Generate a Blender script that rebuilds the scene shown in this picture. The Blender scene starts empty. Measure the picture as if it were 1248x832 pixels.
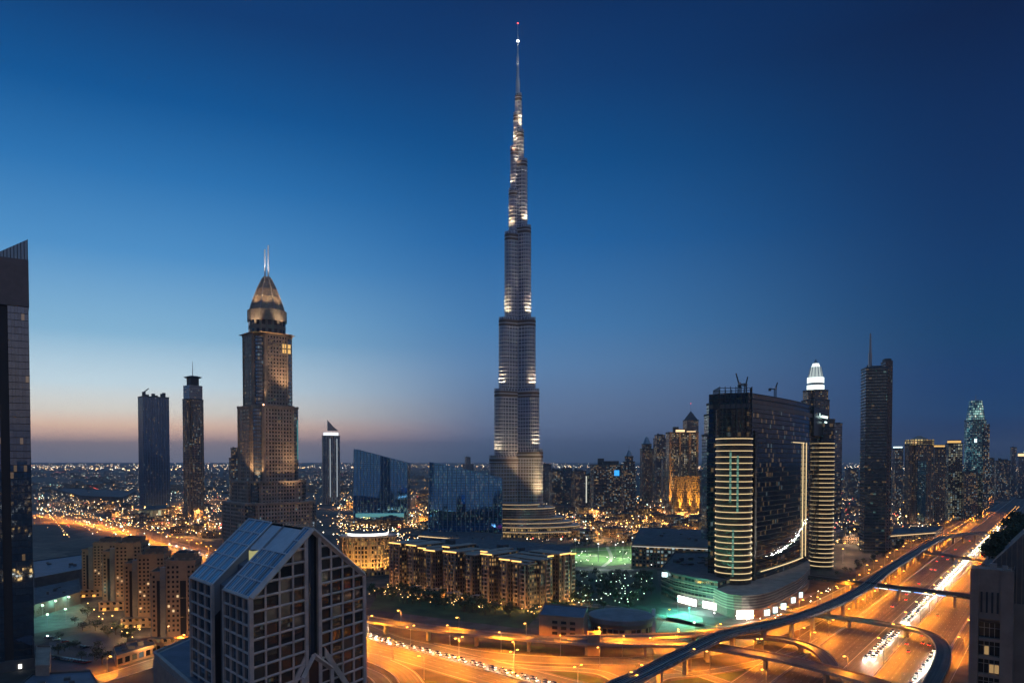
import bpy, math, random
from math import radians as R, sin, cos, tan, pi, atan2, floor, sqrt
from mathutils import Vector
random.seed(11)
S = bpy.context.scene
C = S.collection
# ------------------------------------------------------------------ camera, sky, sun, exposure
F = 900.0; CH = 120.0; HY = 560.0; PT = R(1.5)       # focal length in photo pixels, eye height, horizon row, downward pitch
YC = HY + F * tan(PT)
cam = bpy.data.cameras.new("camera"); camo = bpy.data.objects.new("camera", cam); C.objects.link(camo)
camo.location = (0, 0, CH); camo.rotation_euler = (R(90) - PT, 0, 0)
cam.sensor_width = 36; cam.lens = F * 36 / 1248; cam.shift_y = (YC - 416) / 1248
cam.clip_start = 1; cam.clip_end = 60000
S.camera = camo
S.view_settings.view_transform = 'Standard'; S.view_settings.look = 'None'
S.view_settings.exposure = 0; S.view_settings.gamma = 1
S.cycles.use_denoising = True
try: S.cycles.denoiser = 'OPENIMAGEDENOISE'
except Exception: pass
S.cycles.max_bounces = 5; S.cycles.diffuse_bounces = 2; S.cycles.glossy_bounces = 3; S.cycles.transmission_bounces = 3
S.cycles.volume_bounces = 0
S.cycles.caustics_reflective = False; S.cycles.caustics_refractive = False
S.cycles.use_light_tree = True
S.cycles.sample_clamp_indirect = 4
S.cycles.sample_clamp_direct = 0

def lin(r, g, b):
    def f(c):
        c /= 255.0
        return c / 12.92 if c <= 0.04045 else ((c + 0.055) / 1.055) ** 2.4
    return (f(r), f(g), f(b), 1.0)

SUN_AZ = R(-42); SUN_EL = R(-2.0)
wd = bpy.data.worlds.new("World"); S.world = wd; wd.use_nodes = True
nt = wd.node_tree; nt.nodes.clear()
def nd(nt, t, **k):
    n = nt.nodes.new(t)
    for a, b in k.items(): setattr(n, a, b)
    return n
def mth(nt, op, a, b=None, c=None, clamp=False):
    n = nt.nodes.new('ShaderNodeMath'); n.operation = op; n.use_clamp = clamp
    for i, v in enumerate((a, b, c)):
        if v is None: continue
        if isinstance(v, (int, float)): n.inputs[i].default_value = v
        else: nt.links.new(v, n.inputs[i])
    return n.outputs[0]
def maprange(nt, v, a, b, c=0.0, d=1.0, smooth=True):
    n = nt.nodes.new('ShaderNodeMapRange'); n.interpolation_type = 'SMOOTHSTEP' if smooth else 'LINEAR'
    nt.links.new(v, n.inputs[0])
    for i, x in enumerate((a, b, c, d)): n.inputs[i + 1].default_value = x
    return n.outputs[0]
def mixc(nt, f, a, b, mode='MIX'):
    n = nt.nodes.new('ShaderNodeMix'); n.data_type = 'RGBA'; n.blend_type = mode
    for i, v in ((0, f), (6, a), (7, b)):
        if isinstance(v, (int, float)): n.inputs[i].default_value = v
        elif isinstance(v, tuple): n.inputs[i].default_value = v if len(v) == 4 else v + (1,)
        else: nt.links.new(v, n.inputs[i])
    return n.outputs[2]
HAZE = 5e-5; INS = (.075, .085, .115)
def behind(deg, c):
    """sky colour before the evening haze in front of it takes its share"""
    T = math.exp(-HAZE * min(30000, 730 / max(1e-4, sin(R(deg))))); return tuple(max(.001, (c[i] - INS[i] * (1 - T)) / T) for i in range(3)) + (1.0,)
def skyramp(stops, hz=True):
    n = nt.nodes.new('ShaderNodeValToRGB'); e = n.color_ramp.elements
    for i, (deg, rgb) in enumerate(stops):
        p = sin(R(deg)); el = e[i] if i < 2 else e.new(p)
        el.position = p; el.color = behind(deg, lin(*rgb)) if hz else lin(*rgb)
    return n
tc = nd(nt, 'ShaderNodeTexCoord'); sp = nd(nt, 'ShaderNodeSeparateXYZ'); nt.links.new(tc.outputs['Generated'], sp.inputs[0])
ln = mth(nt, 'SQRT', mth(nt, 'ADD', mth(nt, 'MULTIPLY', sp.outputs[0], sp.outputs[0]), mth(nt, 'MULTIPLY', sp.outputs[1], sp.outputs[1])))
ca = mth(nt, 'DIVIDE', mth(nt, 'ADD', mth(nt, 'MULTIPLY', sp.outputs[0], sin(SUN_AZ)), mth(nt, 'MULTIPLY', sp.outputs[1], cos(SUN_AZ))), mth(nt, 'MAXIMUM', ln, 1e-4))
rl = skyramp([(0, (122, 121, 132)), (0.9, (136, 127, 132)), (1.6, (172, 146, 138)), (2.3, (208, 176, 156)), (3.3, (208, 202, 192)), (5.2, (190, 210, 220)), (8.6, (132, 178, 209)), (14, (80, 143, 197)), (19.0, (46, 114, 176)), (23.5, (22, 86, 148)), (29, (8, 60, 114)), (45, (10, 62, 118)), (90, (100, 146, 192))])
rc = skyramp([(0, (82, 90, 108)), (1.3, (88, 97, 118)), (3.8, (98, 116, 146)), (7, (92, 127, 168)), (10.2, (72, 122, 172)), (16.3, (40, 100, 160)), (21.8, (20, 80, 138)), (27, (6, 62, 116)), (32, (2, 48, 96)), (45, (8, 56, 108)), (90, (100, 146, 192))])
rr = skyramp([(0, (60, 66, 84)), (0.6, (60, 68, 92)), (3.1, (54, 72, 104)), (5.6, (44, 68, 108)), (8.1, (30, 67, 106)), (13, (12, 59, 103)), (18, (1, 51, 95)), (22.5, (0, 45, 87)), (27, (0, 37, 74)), (45, (8, 50, 98)), (90, (100, 146, 192))])
rb = skyramp([(0, (176, 140, 118)), (5, (156, 132, 124)), (14, (108, 116, 142)), (30, (66, 106, 156)), (55, (72, 120, 172)), (90, (100, 146, 192))], False)
for r_ in (rl, rc, rr, rb): nt.links.new(sp.outputs[2], r_.inputs[0])
m1 = mixc(nt, maprange(nt, ca, 0.985, 0.74), rl.outputs[0], rc.outputs[0])
m2 = mixc(nt, maprange(nt, ca, 0.78, 0.24), m1, rr.outputs[0])
m2 = mixc(nt, maprange(nt, ca, 0.12, -0.5), m2, rb.outputs[0])
sky = nd(nt, 'ShaderNodeTexSky', sky_type='NISHITA', sun_disc=False, sun_elevation=SUN_EL, sun_rotation=SUN_AZ, air_density=1.5, dust_density=2.0)
mulc = mixc(nt, 1.0, sky.outputs[0], (0.02, 0.02, 0.02), 'MULTIPLY')
tot = mixc(nt, 1.0, m2, mulc, 'ADD')
bg = nd(nt, 'ShaderNodeBackground'); bg.inputs[1].default_value = 1.0; nt.links.new(tot, bg.inputs[0])
wo = nd(nt, 'ShaderNodeOutputWorld'); nt.links.new(bg.outputs[0], wo.inputs[0])
# the last glow from below the horizon, far too weak and wide to draw a shadow
sl = bpy.data.lights.new("sun", 'SUN'); sl.energy = 0.06; sl.angle = R(20); sl.color = (1.0, 0.72, 0.55)
slo = bpy.data.objects.new("sun", sl); C.objects.link(slo)
slo.rotation_euler = Vector((-sin(SUN_AZ), -cos(SUN_AZ), -0.07)).to_track_quat('-Z', 'Y').to_euler()

# ------------------------------------------------------------------ picture row/column to place
def ray(x, y):
    a = (x - 624) / F; b = -(y - YC) / F
    return Vector((a, cos(PT) + b * sin(PT), -sin(PT) + b * cos(PT)))
def gp(x, y, z=0.0):
    d = ray(x, y); t = (z - CH) / d.z
    return Vector((d.x * t, d.y * t, z))
def dp(x, y, D):
    d = ray(x, y); t = D / d.y
    return Vector((d.x * t, D, CH + d.z * t))

# ------------------------------------------------------------------ mesh builder
class MB:
    def __init__(s): s.v = []; s.ix = {}; s.f = []; s.uv = []; s.m = []
    def vi(s, p):
        k = (round(p[0], 3), round(p[1], 3), round(p[2], 3))
        if k not in s.ix: s.ix[k] = len(s.v); s.v.append(k)
        return s.ix[k]
    def face(s, pts, m=0, uv=None):
        ids = [s.vi(p) for p in pts]
        if len(set(ids)) < len(ids):
            q = []; qu = []
            for i, a in enumerate(ids):
                if a not in q: q.append(a); qu.append(uv[i] if uv else None)
            ids = q; uv = qu if uv else None
            if len(ids) < 3: return
            pts = [s.v[i] for i in ids]
        if uv is None:
            n = (Vector(pts[1]) - Vector(pts[0])).cross(Vector(pts[2]) - Vector(pts[0]))
            if n.length > 0: n.normalize()
            if abs(n.z) > 0.75: uv = [(p[0], p[1]) for p in pts]
            else:
                t = Vector((-n.y, n.x)); 
                if t.length > 0: t.normalize()
                uv = [(p[0] * t.x + p[1] * t.y, p[2]) for p in pts]
        s.f.append(ids); s.uv += [c for q in uv for c in q]; s.m.append(m)
    def prism(s, poly, z0, z1, m=0, mt=None, bottom=False, top=True, poly1=None):
        poly = list(poly); n = len(poly); q1 = list(poly1) if poly1 else poly
        ar = sum(poly[i][0] * poly[(i + 1) % n][1] - poly[(i + 1) % n][0] * poly[i][1] for i in range(n))
        if ar < 0: poly.reverse(); q1 = q1 if q1 is poly else list(reversed(q1))
        u = 0.0
        for i in range(n):
            a, b = poly[i], poly[(i + 1) % n]; c, d = q1[i], q1[(i + 1) % n]
            L = math.hypot(b[0] - a[0], b[1] - a[1])
            s.face([(a[0], a[1], z0), (b[0], b[1], z0), (d[0], d[1], z1), (c[0], c[1], z1)], m, [(u, z0), (u + L, z0), (u + L, z1), (u, z1)])
            u += L
        if top: s.face([(p[0], p[1], z1) for p in q1], m if mt is None else mt)
        if bottom: s.face([(p[0], p[1], z0) for p in reversed(poly)], m if mt is None else mt)
    def box(s, cx, cy, z0, z1, sx, sy, rot=0.0, m=0, mt=None, bottom=True):
        s.prism(rect(sx, sy, cx, cy, rot), z0, z1, m, mt, bottom)
    def tube(s, a, b, r0, r1=None, n=8, m=0, cap=True):
        a = Vector(a); b = Vector(b); r1 = r0 if r1 is None else r1
        d = (b - a).normalized(); h = Vector((0, 0, 1)) if abs(d.z) < 0.9 else Vector((1, 0, 0))
        e = d.cross(h).normalized(); g = d.cross(e)
        A = []; B = []
        for i in range(n):
            t = -2 * pi * i / n; o = e * cos(t) + g * sin(t)
            A.append(tuple(a + o * r0)); B.append(tuple(b + o * r1))
        for i in range(n):
            j = (i + 1) % n
            s.face([A[i], A[j], B[j], B[i]], m)
        if cap:
            if r1 > 0.001: s.face(B, m)
            if r0 > 0.001: s.face(list(reversed(A)), m)
    def bar(s, a, b, w, m=0): s.tube(a, b, w * 0.7071, n=4, m=m)
    def lathe(s, prof, n=24, m=0, cx=0, cy=0):
        for (r0, z0), (r1, z1) in zip(prof, prof[1:]):
            for i in range(n):
                t0 = 2 * pi * i / n; t1 = 2 * pi * (i + 1) / n
                P = lambda r, t, z: (cx + r * cos(t), cy + r * sin(t), z)
                s.face([P(r0, t0, z0), P(r0, t1, z0), P(r1, t1, z1), P(r1, t0, z1)], m, [(t0 * r0, z0), (t1 * r0, z0), (t1 * r0, z1), (t0 * r0, z1)])
        if prof[-1][0] > 0.01: s.face([(cx + prof[-1][0] * cos(2 * pi * i / n), cy + prof[-1][0] * sin(2 * pi * i / n), prof[-1][1]) for i in range(n)], m)
    def sweep(s, pts, prof, m=0, ends=True, closed=True):
        """profile (across, up) swept along world points; across is to the right of travel"""
        rows = []; u = 0; us = []
        for i, p in enumerate(pts):
            a = pts[max(i - 1, 0)]; b = pts[min(i + 1, len(pts) - 1)]
            t = Vector((b[0] - a[0], b[1] - a[1])); t.normalize(); r = Vector((t.y, -t.x))
            if i: u += (Vector(p) - Vector(pts[i - 1])).length
            us.append(u)
            rows.append([(p[0] + r.x * o, p[1] + r.y * o, p[2] + h) for o, h in prof])
        k = len(prof)
        for i in range(len(pts) - 1):
            for j in range(k if closed else k - 1):
                j2 = (j + 1) % k
                s.face([rows[i][j], rows[i + 1][j], rows[i + 1][j2], rows[i][j2]], m, [(us[i], prof[j][0]), (us[i + 1], prof[j][0]), (us[i + 1], prof[j2][0]), (us[i], prof[j2][0])])
        if ends and closed:
            s.face(list(reversed(rows[0])), m); s.face(rows[-1], m)
    def build(s, name, mats, parent=None, off=None, smooth=False):
        me = bpy.data.meshes.new(name)
        v = s.v if off is None else [(p[0] - off[0], p[1] - off[1], p[2] - off[2]) for p in s.v]
        me.from_pydata(v, [], s.f)
        for mm in (mats if isinstance(mats, (list, tuple)) else [mats]): me.materials.append(mm)
        ul = me.uv_layers.new(name="UVMap"); ul.data.foreach_set('uv', s.uv)
        me.polygons.foreach_set('material_index', s.m)
        if smooth: me.polygons.foreach_set('use_smooth', [True] * len(s.f))
        me.update()
        o = bpy.data.objects.new(name, me); C.objects.link(o)
        if parent is not None: o.parent = parent
        return o
def rect(sx, sy, cx=0, cy=0, rot=0.0):
    c, q = cos(rot), sin(rot); hx, hy = sx / 2, sy / 2
    return [(cx + x * c - y * q, cy + x * q + y * c) for x, y in ((-hx, -hy), (hx, -hy), (hx, hy), (-hx, hy))]
def circ(r, n=24, cx=0, cy=0, ph=0.0): return [(cx + r * cos(ph + 2 * pi * i / n), cy + r * sin(ph + 2 * pi * i / n)) for i in range(n)]
def chamf(sx, sy, c):
    hx, hy = sx / 2, sy / 2
    return [(-hx + c, -hy), (hx - c, -hy), (hx, -hy + c), (hx, hy - c), (hx - c, hy), (-hx + c, hy), (-hx, hy - c), (-hx, -hy + c)]
def scale(poly, k, ky=None): return [(x * k, y * (k if ky is None else ky)) for x, y in poly]
def grow(poly, d):
    """move every edge of a convex outline out by d"""
    n = len(poly); out = []
    ar = sum(poly[i][0] * poly[(i + 1) % n][1] - poly[(i + 1) % n][0] * poly[i][1] for i in range(n)); sg = 1 if ar > 0 else -1
    for i in range(n):
        p0, p, p1 = Vector(poly[i - 1]), Vector(poly[i]), Vector(poly[(i + 1) % n])
        a = (p - p0).normalized(); b = (p1 - p).normalized()
        na = Vector((a.y, -a.x)) * sg; nb = Vector((b.y, -b.x)) * sg
        h = na + nb
        if h.length < 1e-6: h = na
        h = h / max(0.25, h.dot(na))
        out.append((p.x + h.x * d, p.y + h.y * d))
    return out
def catmull(pts, n=8):
    P = [Vector(p) for p in pts]; P = [P[0] * 2 - P[1]] + P + [P[-1] * 2 - P[-2]]; out = []
    for i in range(1, len(P) - 2):
        for k in range(n):
            t = k / n; a, b, c, d = P[i - 1], P[i], P[i + 1], P[i + 2]
            out.append(0.5 * ((2 * b) + (c - a) * t + (2 * a - 5 * b + 4 * c - d) * t * t + (3 * b - a - 3 * c + d) * t ** 3))
    out.append(P[-2]); return out
def along(pts, step, start=0.0):
    """evenly spaced (point, direction) along a polyline"""
    out = []; need = start; acc = 0.0
    for a, b in zip(pts, pts[1:]):
        a = Vector(a); b = Vector(b); L = (b - a).length
        while L > 0 and need <= acc + L:
            out.append((a.lerp(b, (need - acc) / L), (b - a).normalized())); need += step
        acc += L
    return out
def tag(o, label=None, cat=None, group=None, kind=None):
    if label: o['label'] = label
    if cat: o['category'] = cat
    if group: o['group'] = group
    if kind: o['kind'] = kind
    return o
def root(name, loc, rz=0.0, label=None, cat=None, group=None):
    o = bpy.data.objects.new(name, None); C.objects.link(o); o.location = loc; o.rotation_euler = (0, 0, rz); o.empty_display_size = 2
    return tag(o, label, cat, group)
def light(parent, loc, power, col=(1, 0.6, 0.25), rad=0.5, kind='POINT', aim=None, cone=None, blend=0.6, name='lamp_light', off=None):
    l = bpy.data.lights.new(name, kind); l.energy = power; l.color = col; l.shadow_soft_size = rad
    o = bpy.data.objects.new(name, l); C.objects.link(o)
    if off is not None: loc = Vector(loc) - Vector(off)
    o.location = loc
    if kind == 'SPOT':
        l.spot_size = cone; l.spot_blend = blend
        o.rotation_euler = Vector(aim).to_track_quat('-Z', 'Y').to_euler()
    o.parent = parent
    return o
def copy_tree(o, parent=None):
    c = o.copy(); C.objects.link(c)
    if parent is not None: c.parent = parent
    for ch in list(KIDS.get(o.name, ())): copy_tree(ch, c)
    return c
KIDS = {}

# ------------------------------------------------------------------ materials
def mat(name, col, rough=0.7, metal=0.0, noise=0.0, nscale=0.3, bump=0.0, spec=None):
    m = bpy.data.materials.new(name); m.use_nodes = True; t = m.node_tree; b = t.nodes['Principled BSDF']
    b.inputs['Base Color'].default_value = tuple(col) + (1,); b.inputs['Roughness'].default_value = rough; b.inputs['Metallic'].default_value = metal
    if spec is not None: b.inputs['Specular IOR Level'].default_value = spec
    if noise or bump:
        c = nd(t, 'ShaderNodeTexCoord'); n = nd(t, 'ShaderNodeTexNoise'); n.inputs['Scale'].default_value = nscale; n.inputs['Detail'].default_value = 5; n.inputs['Roughness'].default_value = 0.65
        t.links.new(c.outputs['Object'], n.inputs['Vector'])
        if noise:
            f = maprange(t, n.outputs[0], 0.3, 0.7, 1 - noise, 1 + noise)
            mx = mixc(t, 1.0, tuple(col) + (1,), f, 'MULTIPLY'); t.links.new(mx, b.inputs['Base Color'])
        if bump:
            bn = nd(t, 'ShaderNodeBump'); bn.inputs['Strength'].default_value = bump; t.links.new(n.outputs[0], bn.inputs['Height']); t.links.new(bn.outputs[0], b.inputs['Normal'])
    return m
def emit(name, col, strength, sample=True):
    m = bpy.data.materials.new(name); m.use_nodes = True; b = m.node_tree.nodes['Principled BSDF']
    b.inputs['Base Color'].default_value = (0.05, 0.05, 0.05, 1)
    b.inputs['Emission Color'].default_value = tuple(col) + (1,); b.inputs['Emission Strength'].default_value = strength
    m.cycles.emission_sampling = 'AUTO' if sample else 'NONE'
    return m
WARM = (1.0, 0.62, 0.26); AMB = (1.0, 0.45, 0.1); COOL = (0.7, 0.95, 1.0); WHITE = (1.0, 0.9, 0.72); GREENW = (0.6, 1.0, 0.78)
def facade(name, wall=(0.3, 0.24, 0.18), glass=(0.12, 0.16, 0.2), w=3.0, h=3.5, fu=0.25, fv=0.3, lit=0.12, ca=WARM, cb=COOL, mixcool=0.25, es=1.3, wr=0.75, gr=0.1, gm=0.75, wm=0.0, clump=0.6, wob=0.0, gvar=1.0):
    """a wall of windows laid out in metres by the UV map: glass cells in a wall grid, some with the lights on"""
    m = bpy.data.materials.new(name); m.use_nodes = True; t = m.node_tree; b = t.nodes['Principled BSDF']
    uv = nd(t, 'ShaderNodeUVMap'); s = nd(t, 'ShaderNodeSeparateXYZ'); t.links.new(uv.outputs[0], s.inputs[0])
    oi = nd(t, 'ShaderNodeObjectInfo')
    u = mth(t, 'DIVIDE', s.outputs[0], w); v = mth(t, 'DIVIDE', s.outputs[1], h)
    fuo = mth(t, 'FRACT', u); fvo = mth(t, 'FRACT', v)
    mu = mth(t, 'LESS_THAN', mth(t, 'ABSOLUTE', mth(t, 'SUBTRACT', fuo, 0.5)), 0.5 - fu / 2)
    mv = mth(t, 'LESS_THAN', mth(t, 'ABSOLUTE', mth(t, 'SUBTRACT', fvo, 0.5)), 0.5 - fv / 2)
    geo = nd(t, 'ShaderNodeNewGeometry'); gs = nd(t, 'ShaderNodeSeparateXYZ'); t.links.new(geo.outputs['Normal'], gs.inputs[0])
    side = mth(t, 'LESS_THAN', mth(t, 'ABSOLUTE', gs.outputs[2]), 0.7)
    mask = mth(t, 'MULTIPLY', mth(t, 'MULTIPLY', mu, mv), side)
    cv = nd(t, 'ShaderNodeCombineXYZ'); t.links.new(mth(t, 'FLOOR', u), cv.inputs[0]); t.links.new(mth(t, 'FLOOR', v), cv.inputs[1]); t.links.new(mth(t, 'MULTIPLY', oi.outputs['Random'], 173.0), cv.inputs[2])
    wn = nd(t, 'ShaderNodeTexWhiteNoise', noise_dimensions='3D'); t.links.new(cv.outputs[0], wn.inputs['Vector'])
    ws = nd(t, 'ShaderNodeSeparateColor'); t.links.new(wn.outputs['Color'], ws.inputs[0])
    ns = nd(t, 'ShaderNodeTexNoise', noise_dimensions='3D'); ns.inputs['Scale'].default_value = 0.13; ns.inputs['Detail'].default_value = 2; t.links.new(cv.outputs[0], ns.inputs['Vector'])
    thr = mth(t, 'MULTIPLY', maprange(t, ns.outputs[0], 0.35, 0.68, 1 - clump, 1 + clump * 1.3), lit)
    on = mth(t, 'LESS_THAN', wn.outputs['Value'], thr)
    br = mth(t, 'ADD', mth(t, 'MULTIPLY', mth(t, 'POWER', ws.outputs[0], 2.0), 1.0), 0.12)
    e = mth(t, 'MULTIPLY', mth(t, 'MULTIPLY', on, br), mth(t, 'MULTIPLY', mask, es))
    ec = mixc(t, mth(t, 'LESS_THAN', ws.outputs[1], mixcool), tuple(ca) + (1,), tuple(cb) + (1,))
    t.links.new(ec, b.inputs['Emission Color']); t.links.new(e, b.inputs['Emission Strength'])
    n2 = nd(t, 'ShaderNodeTexNoise'); n2.inputs['Scale'].default_value = 0.06; n2.inputs['Detail'].default_value = 6
    tcx = nd(t, 'ShaderNodeTexCoord'); t.links.new(tcx.outputs['Object'], n2.inputs['Vector'])
    wc = mixc(t, 1.0, tuple(wall) + (1,), maprange(t, n2.outputs[0], 0.3, 0.7, 0.75, 1.2), 'MULTIPLY')
    gc = mixc(t, 1.0, tuple(glass) + (1,), maprange(t, ws.outputs[2], 0, 1, 1 - .3 * gvar, 1 + .25 * gvar, False), 'MULTIPLY')
    t.links.new(mixc(t, mask, wc, gc), b.inputs['Base Color'])
    t.links.new(mth(t, 'ADD', mth(t, 'MULTIPLY', mask, gr - wr), wr), b.inputs['Roughness'])
    t.links.new(mth(t, 'ADD', mth(t, 'MULTIPLY', mask, gm - wm), wm), b.inputs['Metallic'])
    if wob:
        # every pane sits a little out of true, so reflections break from pane to pane
        vm = nd(t, 'ShaderNodeVectorMath', operation='SUBTRACT'); t.links.new(wn.outputs['Color'], vm.inputs[0]); vm.inputs[1].default_value = (0.5, 0.5, 0.5)
        vs = nd(t, 'ShaderNodeVectorMath', operation='SCALE'); t.links.new(vm.outputs[0], vs.inputs[0]); vs.inputs['Scale'].default_value = wob
        va = nd(t, 'ShaderNodeVectorMath', operation='ADD'); t.links.new(geo.outputs['Normal'], va.inputs[0]); t.links.new(vs.outputs[0], va.inputs[1])
        vn = nd(t, 'ShaderNodeVectorMath', operation='NORMALIZE'); t.links.new(va.outputs[0], vn.inputs[0]); t.links.new(vn.outputs[0], b.inputs['Normal'])
    m.cycles.emission_sampling = 'NONE'
    return m
M = {}
M['asphalt'] = mat('asphalt', (0.075, 0.072, 0.07), 0.6, noise=0.35, nscale=0.05, spec=0.4)
def light_streak_asphalt():  # light trails of traffic, put into the asphalt colour as long streaks
    m = mat('light_streak_asphalt', (.08, .076, .072), .6, spec=.4); t = m.node_tree; b = t.nodes['Principled BSDF']
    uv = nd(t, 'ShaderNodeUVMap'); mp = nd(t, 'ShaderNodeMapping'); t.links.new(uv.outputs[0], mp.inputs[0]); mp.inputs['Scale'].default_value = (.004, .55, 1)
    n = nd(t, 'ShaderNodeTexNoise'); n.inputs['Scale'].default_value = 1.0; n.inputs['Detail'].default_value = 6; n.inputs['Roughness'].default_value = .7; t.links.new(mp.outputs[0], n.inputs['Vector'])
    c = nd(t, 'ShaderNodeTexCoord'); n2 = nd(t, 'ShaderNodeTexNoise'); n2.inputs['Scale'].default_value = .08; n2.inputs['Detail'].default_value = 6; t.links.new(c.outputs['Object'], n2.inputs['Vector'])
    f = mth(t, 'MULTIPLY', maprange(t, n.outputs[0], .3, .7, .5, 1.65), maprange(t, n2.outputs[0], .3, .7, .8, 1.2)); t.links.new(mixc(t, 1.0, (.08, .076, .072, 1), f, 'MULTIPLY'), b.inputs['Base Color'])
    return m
M['asphalt'] = light_streak_asphalt()
M['asphalt_dark'] = mat('asphalt_dark', (0.045, 0.045, 0.05), 0.65, noise=0.3, nscale=0.08)
M['concrete'] = mat('concrete', (0.3, 0.28, 0.25), 0.8, noise=0.2, nscale=0.15)
M['concrete_dark'] = mat('concrete_dark', (0.12, 0.115, 0.11), 0.8, noise=0.25, nscale=0.1)
M['paint'] = mat('road_paint', (0.5, 0.5, 0.47), 0.6)
M['sand'] = mat('sand', (0.17, 0.13, 0.095), 0.9, noise=0.4, nscale=0.02)
M['lawn'] = mat('lawn', (0.045, 0.075, 0.022), 0.9, noise=0.45, nscale=0.05)
M['park'] = mat('park_lawn', (0.06, 0.15, 0.03), 0.9, noise=0.5, nscale=0.035)
M['metal'] = mat('grey_metal', (0.35, 0.36, 0.37), 0.4, 0.8)
M['steel'] = mat('bright_steel', (0.62, 0.6, 0.58), 0.3, 0.9)
M['darkmetal'] = mat('dark_metal', (0.05, 0.05, 0.055), 0.5, 0.5)
M['white'] = mat('white_paint', (0.7, 0.7, 0.7), 0.5)
M['stone'] = mat('pale_stone', (0.4, 0.335, 0.3), 0.75, noise=0.12, nscale=0.2)
M['beige'] = mat('beige_render', (0.34, 0.24, 0.165), 0.8, noise=0.15, nscale=0.15)
M['brown'] = mat('brown_stone', (0.38, 0.28, 0.215), 0.8, noise=0.2, nscale=0.12)
M['roof'] = mat('roof_felt', (0.085, 0.085, 0.092), 0.85, noise=0.35, nscale=0.15)
M['roofblue'] = mat('blue_grey_roof', (0.11, 0.125, 0.16), 0.6, noise=0.2, nscale=0.12)
M['bark'] = mat('bark', (0.09, 0.065, 0.045), 0.9)
M['leaf'] = mat('leaf', (0.045, 0.075, 0.025), 0.7, noise=0.5, nscale=0.8)
M['leafdark'] = mat('leaf_dark', (0.03, 0.05, 0.022), 0.7, noise=0.5, nscale=0.8)
M['glass'] = mat('dark_glass', (0.22, 0.2, 0.19), 0.06, 0.85)
M['glassblue'] = mat('blue_glass', (0.3, 0.42, 0.52), 0.05, 0.9)
M['e_amber'] = emit('amber_lamp', (1, 0.46, 0.09), 7)
M['e_amber_far'] = emit('amber_lamp_far', (1, 0.5, 0.14), 5, False)
M['e_warm'] = emit('warm_light', (1, 0.68, 0.34), 1.6)
M['e_gold'] = emit('gold_light', (1, 0.58, 0.17), 1.0)
M['e_white'] = emit('white_light', (1, 0.95, 0.88), 3)
M['e_cool'] = emit('cool_light', (0.7, 0.95, 1), 2.2)
M['e_teal'] = emit('teal_light', (0.25, 1.0, 0.8), 1.5)
M['e_green'] = emit('greenwhite_light', (0.65, 1, 0.75), 6)
M['e_red'] = emit('red_light', (1, 0.08, 0.06), 4)
M['e_blue'] = emit('blue_light', (0.1, 0.35, 1), 2)
M['e_pink'] = emit('pink_light', (1, 0.1, 0.3), 2)
# ------------------------------------------------------------------ ground and roads
def flat(name, pts, m, z, kind='structure', label=None):
    b = MB(); b.prism([(p[0], p[1]) for p in pts], z - 0.01, z, 0); o = b.build(name, m); return tag(o, kind=kind)
def ribbon(name, pts, width, m, z):
    """a road as one sheet: width to either side of the centre line"""
    b = MB(); q = [(p[0], p[1], z) for p in pts]
    b.sweep(q, [(-width / 2, 0), (width / 2, 0)], 0, closed=False)
    return tag(b.build(name, m), kind='structure')
def edge_lines(name, pts, width, z, inset=0.5, w=0.35):
    b = MB(); q = [(p[0], p[1], z) for p in pts]
    for s in (-1, 1):
        c = s * (width / 2 - inset); b.sweep(q, [(c - w / 2, 0), (c + w / 2, 0)], 0, closed=False)
    return tag(b.build(name, M['paint']), kind='structure')

g = bpy.data.materials.new('ground'); g.use_nodes = True; t = g.node_tree; pb = t.nodes['Principled BSDF']
c_ = nd(t, 'ShaderNodeTexCoord')
def nz(sc, det=5):
    n = nd(t, 'ShaderNodeTexNoise'); n.inputs['Scale'].default_value = sc; n.inputs['Detail'].default_value = det; t.links.new(c_.outputs['Object'], n.inputs['Vector']); return n.outputs[0]
vor = nd(t, 'ShaderNodeTexVoronoi', distance='CHEBYCHEV'); vor.inputs['Scale'].default_value = 0.012; t.links.new(c_.outputs['Object'], vor.inputs['Vector'])
vs_ = nd(t, 'ShaderNodeSeparateColor'); t.links.new(vor.outputs['Color'], vs_.inputs[0])
gc1 = mixc(t, maprange(t, vs_.outputs[0], 0.2, 0.8), (0.04, 0.038, 0.036), (0.15, 0.115, 0.085))
gc2 = mixc(t, maprange(t, nz(0.004), 0.4, 0.62), gc1, (0.06, 0.055, 0.045))
gc3 = mixc(t, 1.0, gc2, maprange(t, nz(0.08), 0.25, 0.75, 0.6, 1.4), 'MULTIPLY')
t.links.new(gc3, pb.inputs['Base Color']); pb.inputs['Roughness'].default_value = 0.9
gb = MB(); gb.face([(-34000, -20000, 0), (34000, -20000, 0), (34000, 31000, 0), (-34000, 31000, 0)]); tag(gb.build('ground', g), kind='structure')

HA = gp(1075, 790); HB = gp(1225, 635); HU = (HB - HA).normalized(); HN = Vector((HU.y, -HU.x, 0))
def hw(t, s, z=0.0): p = HA + HU * t + HN * s; return Vector((p.x, p.y, z))
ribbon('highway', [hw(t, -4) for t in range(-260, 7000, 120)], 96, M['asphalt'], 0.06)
b = MB()
for s0, w in ((-51, .3), (-34, .3), (-33, .3), (-9, .4), (8.5, .4), (34, .3), (35, .3), (43.5, .3)):
    b.sweep([hw(t, s0, 0.08) for t in range(-260, 2600, 130)], [(-w / 2, 0), (w / 2, 0)], closed=False)
for s0 in (-46.5, -42.5, -38.5, -29.5, -25.5, -21.5, -17.5, -13.5, 13, 17, 21, 25, 29.5, 39):
    tt = -260
    while tt < 1100:
        b.sweep([hw(tt, s0, 0.08), hw(tt + 3, s0, 0.08)], [(-.09, 0), (.09, 0)], closed=False); tt += 12
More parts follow.
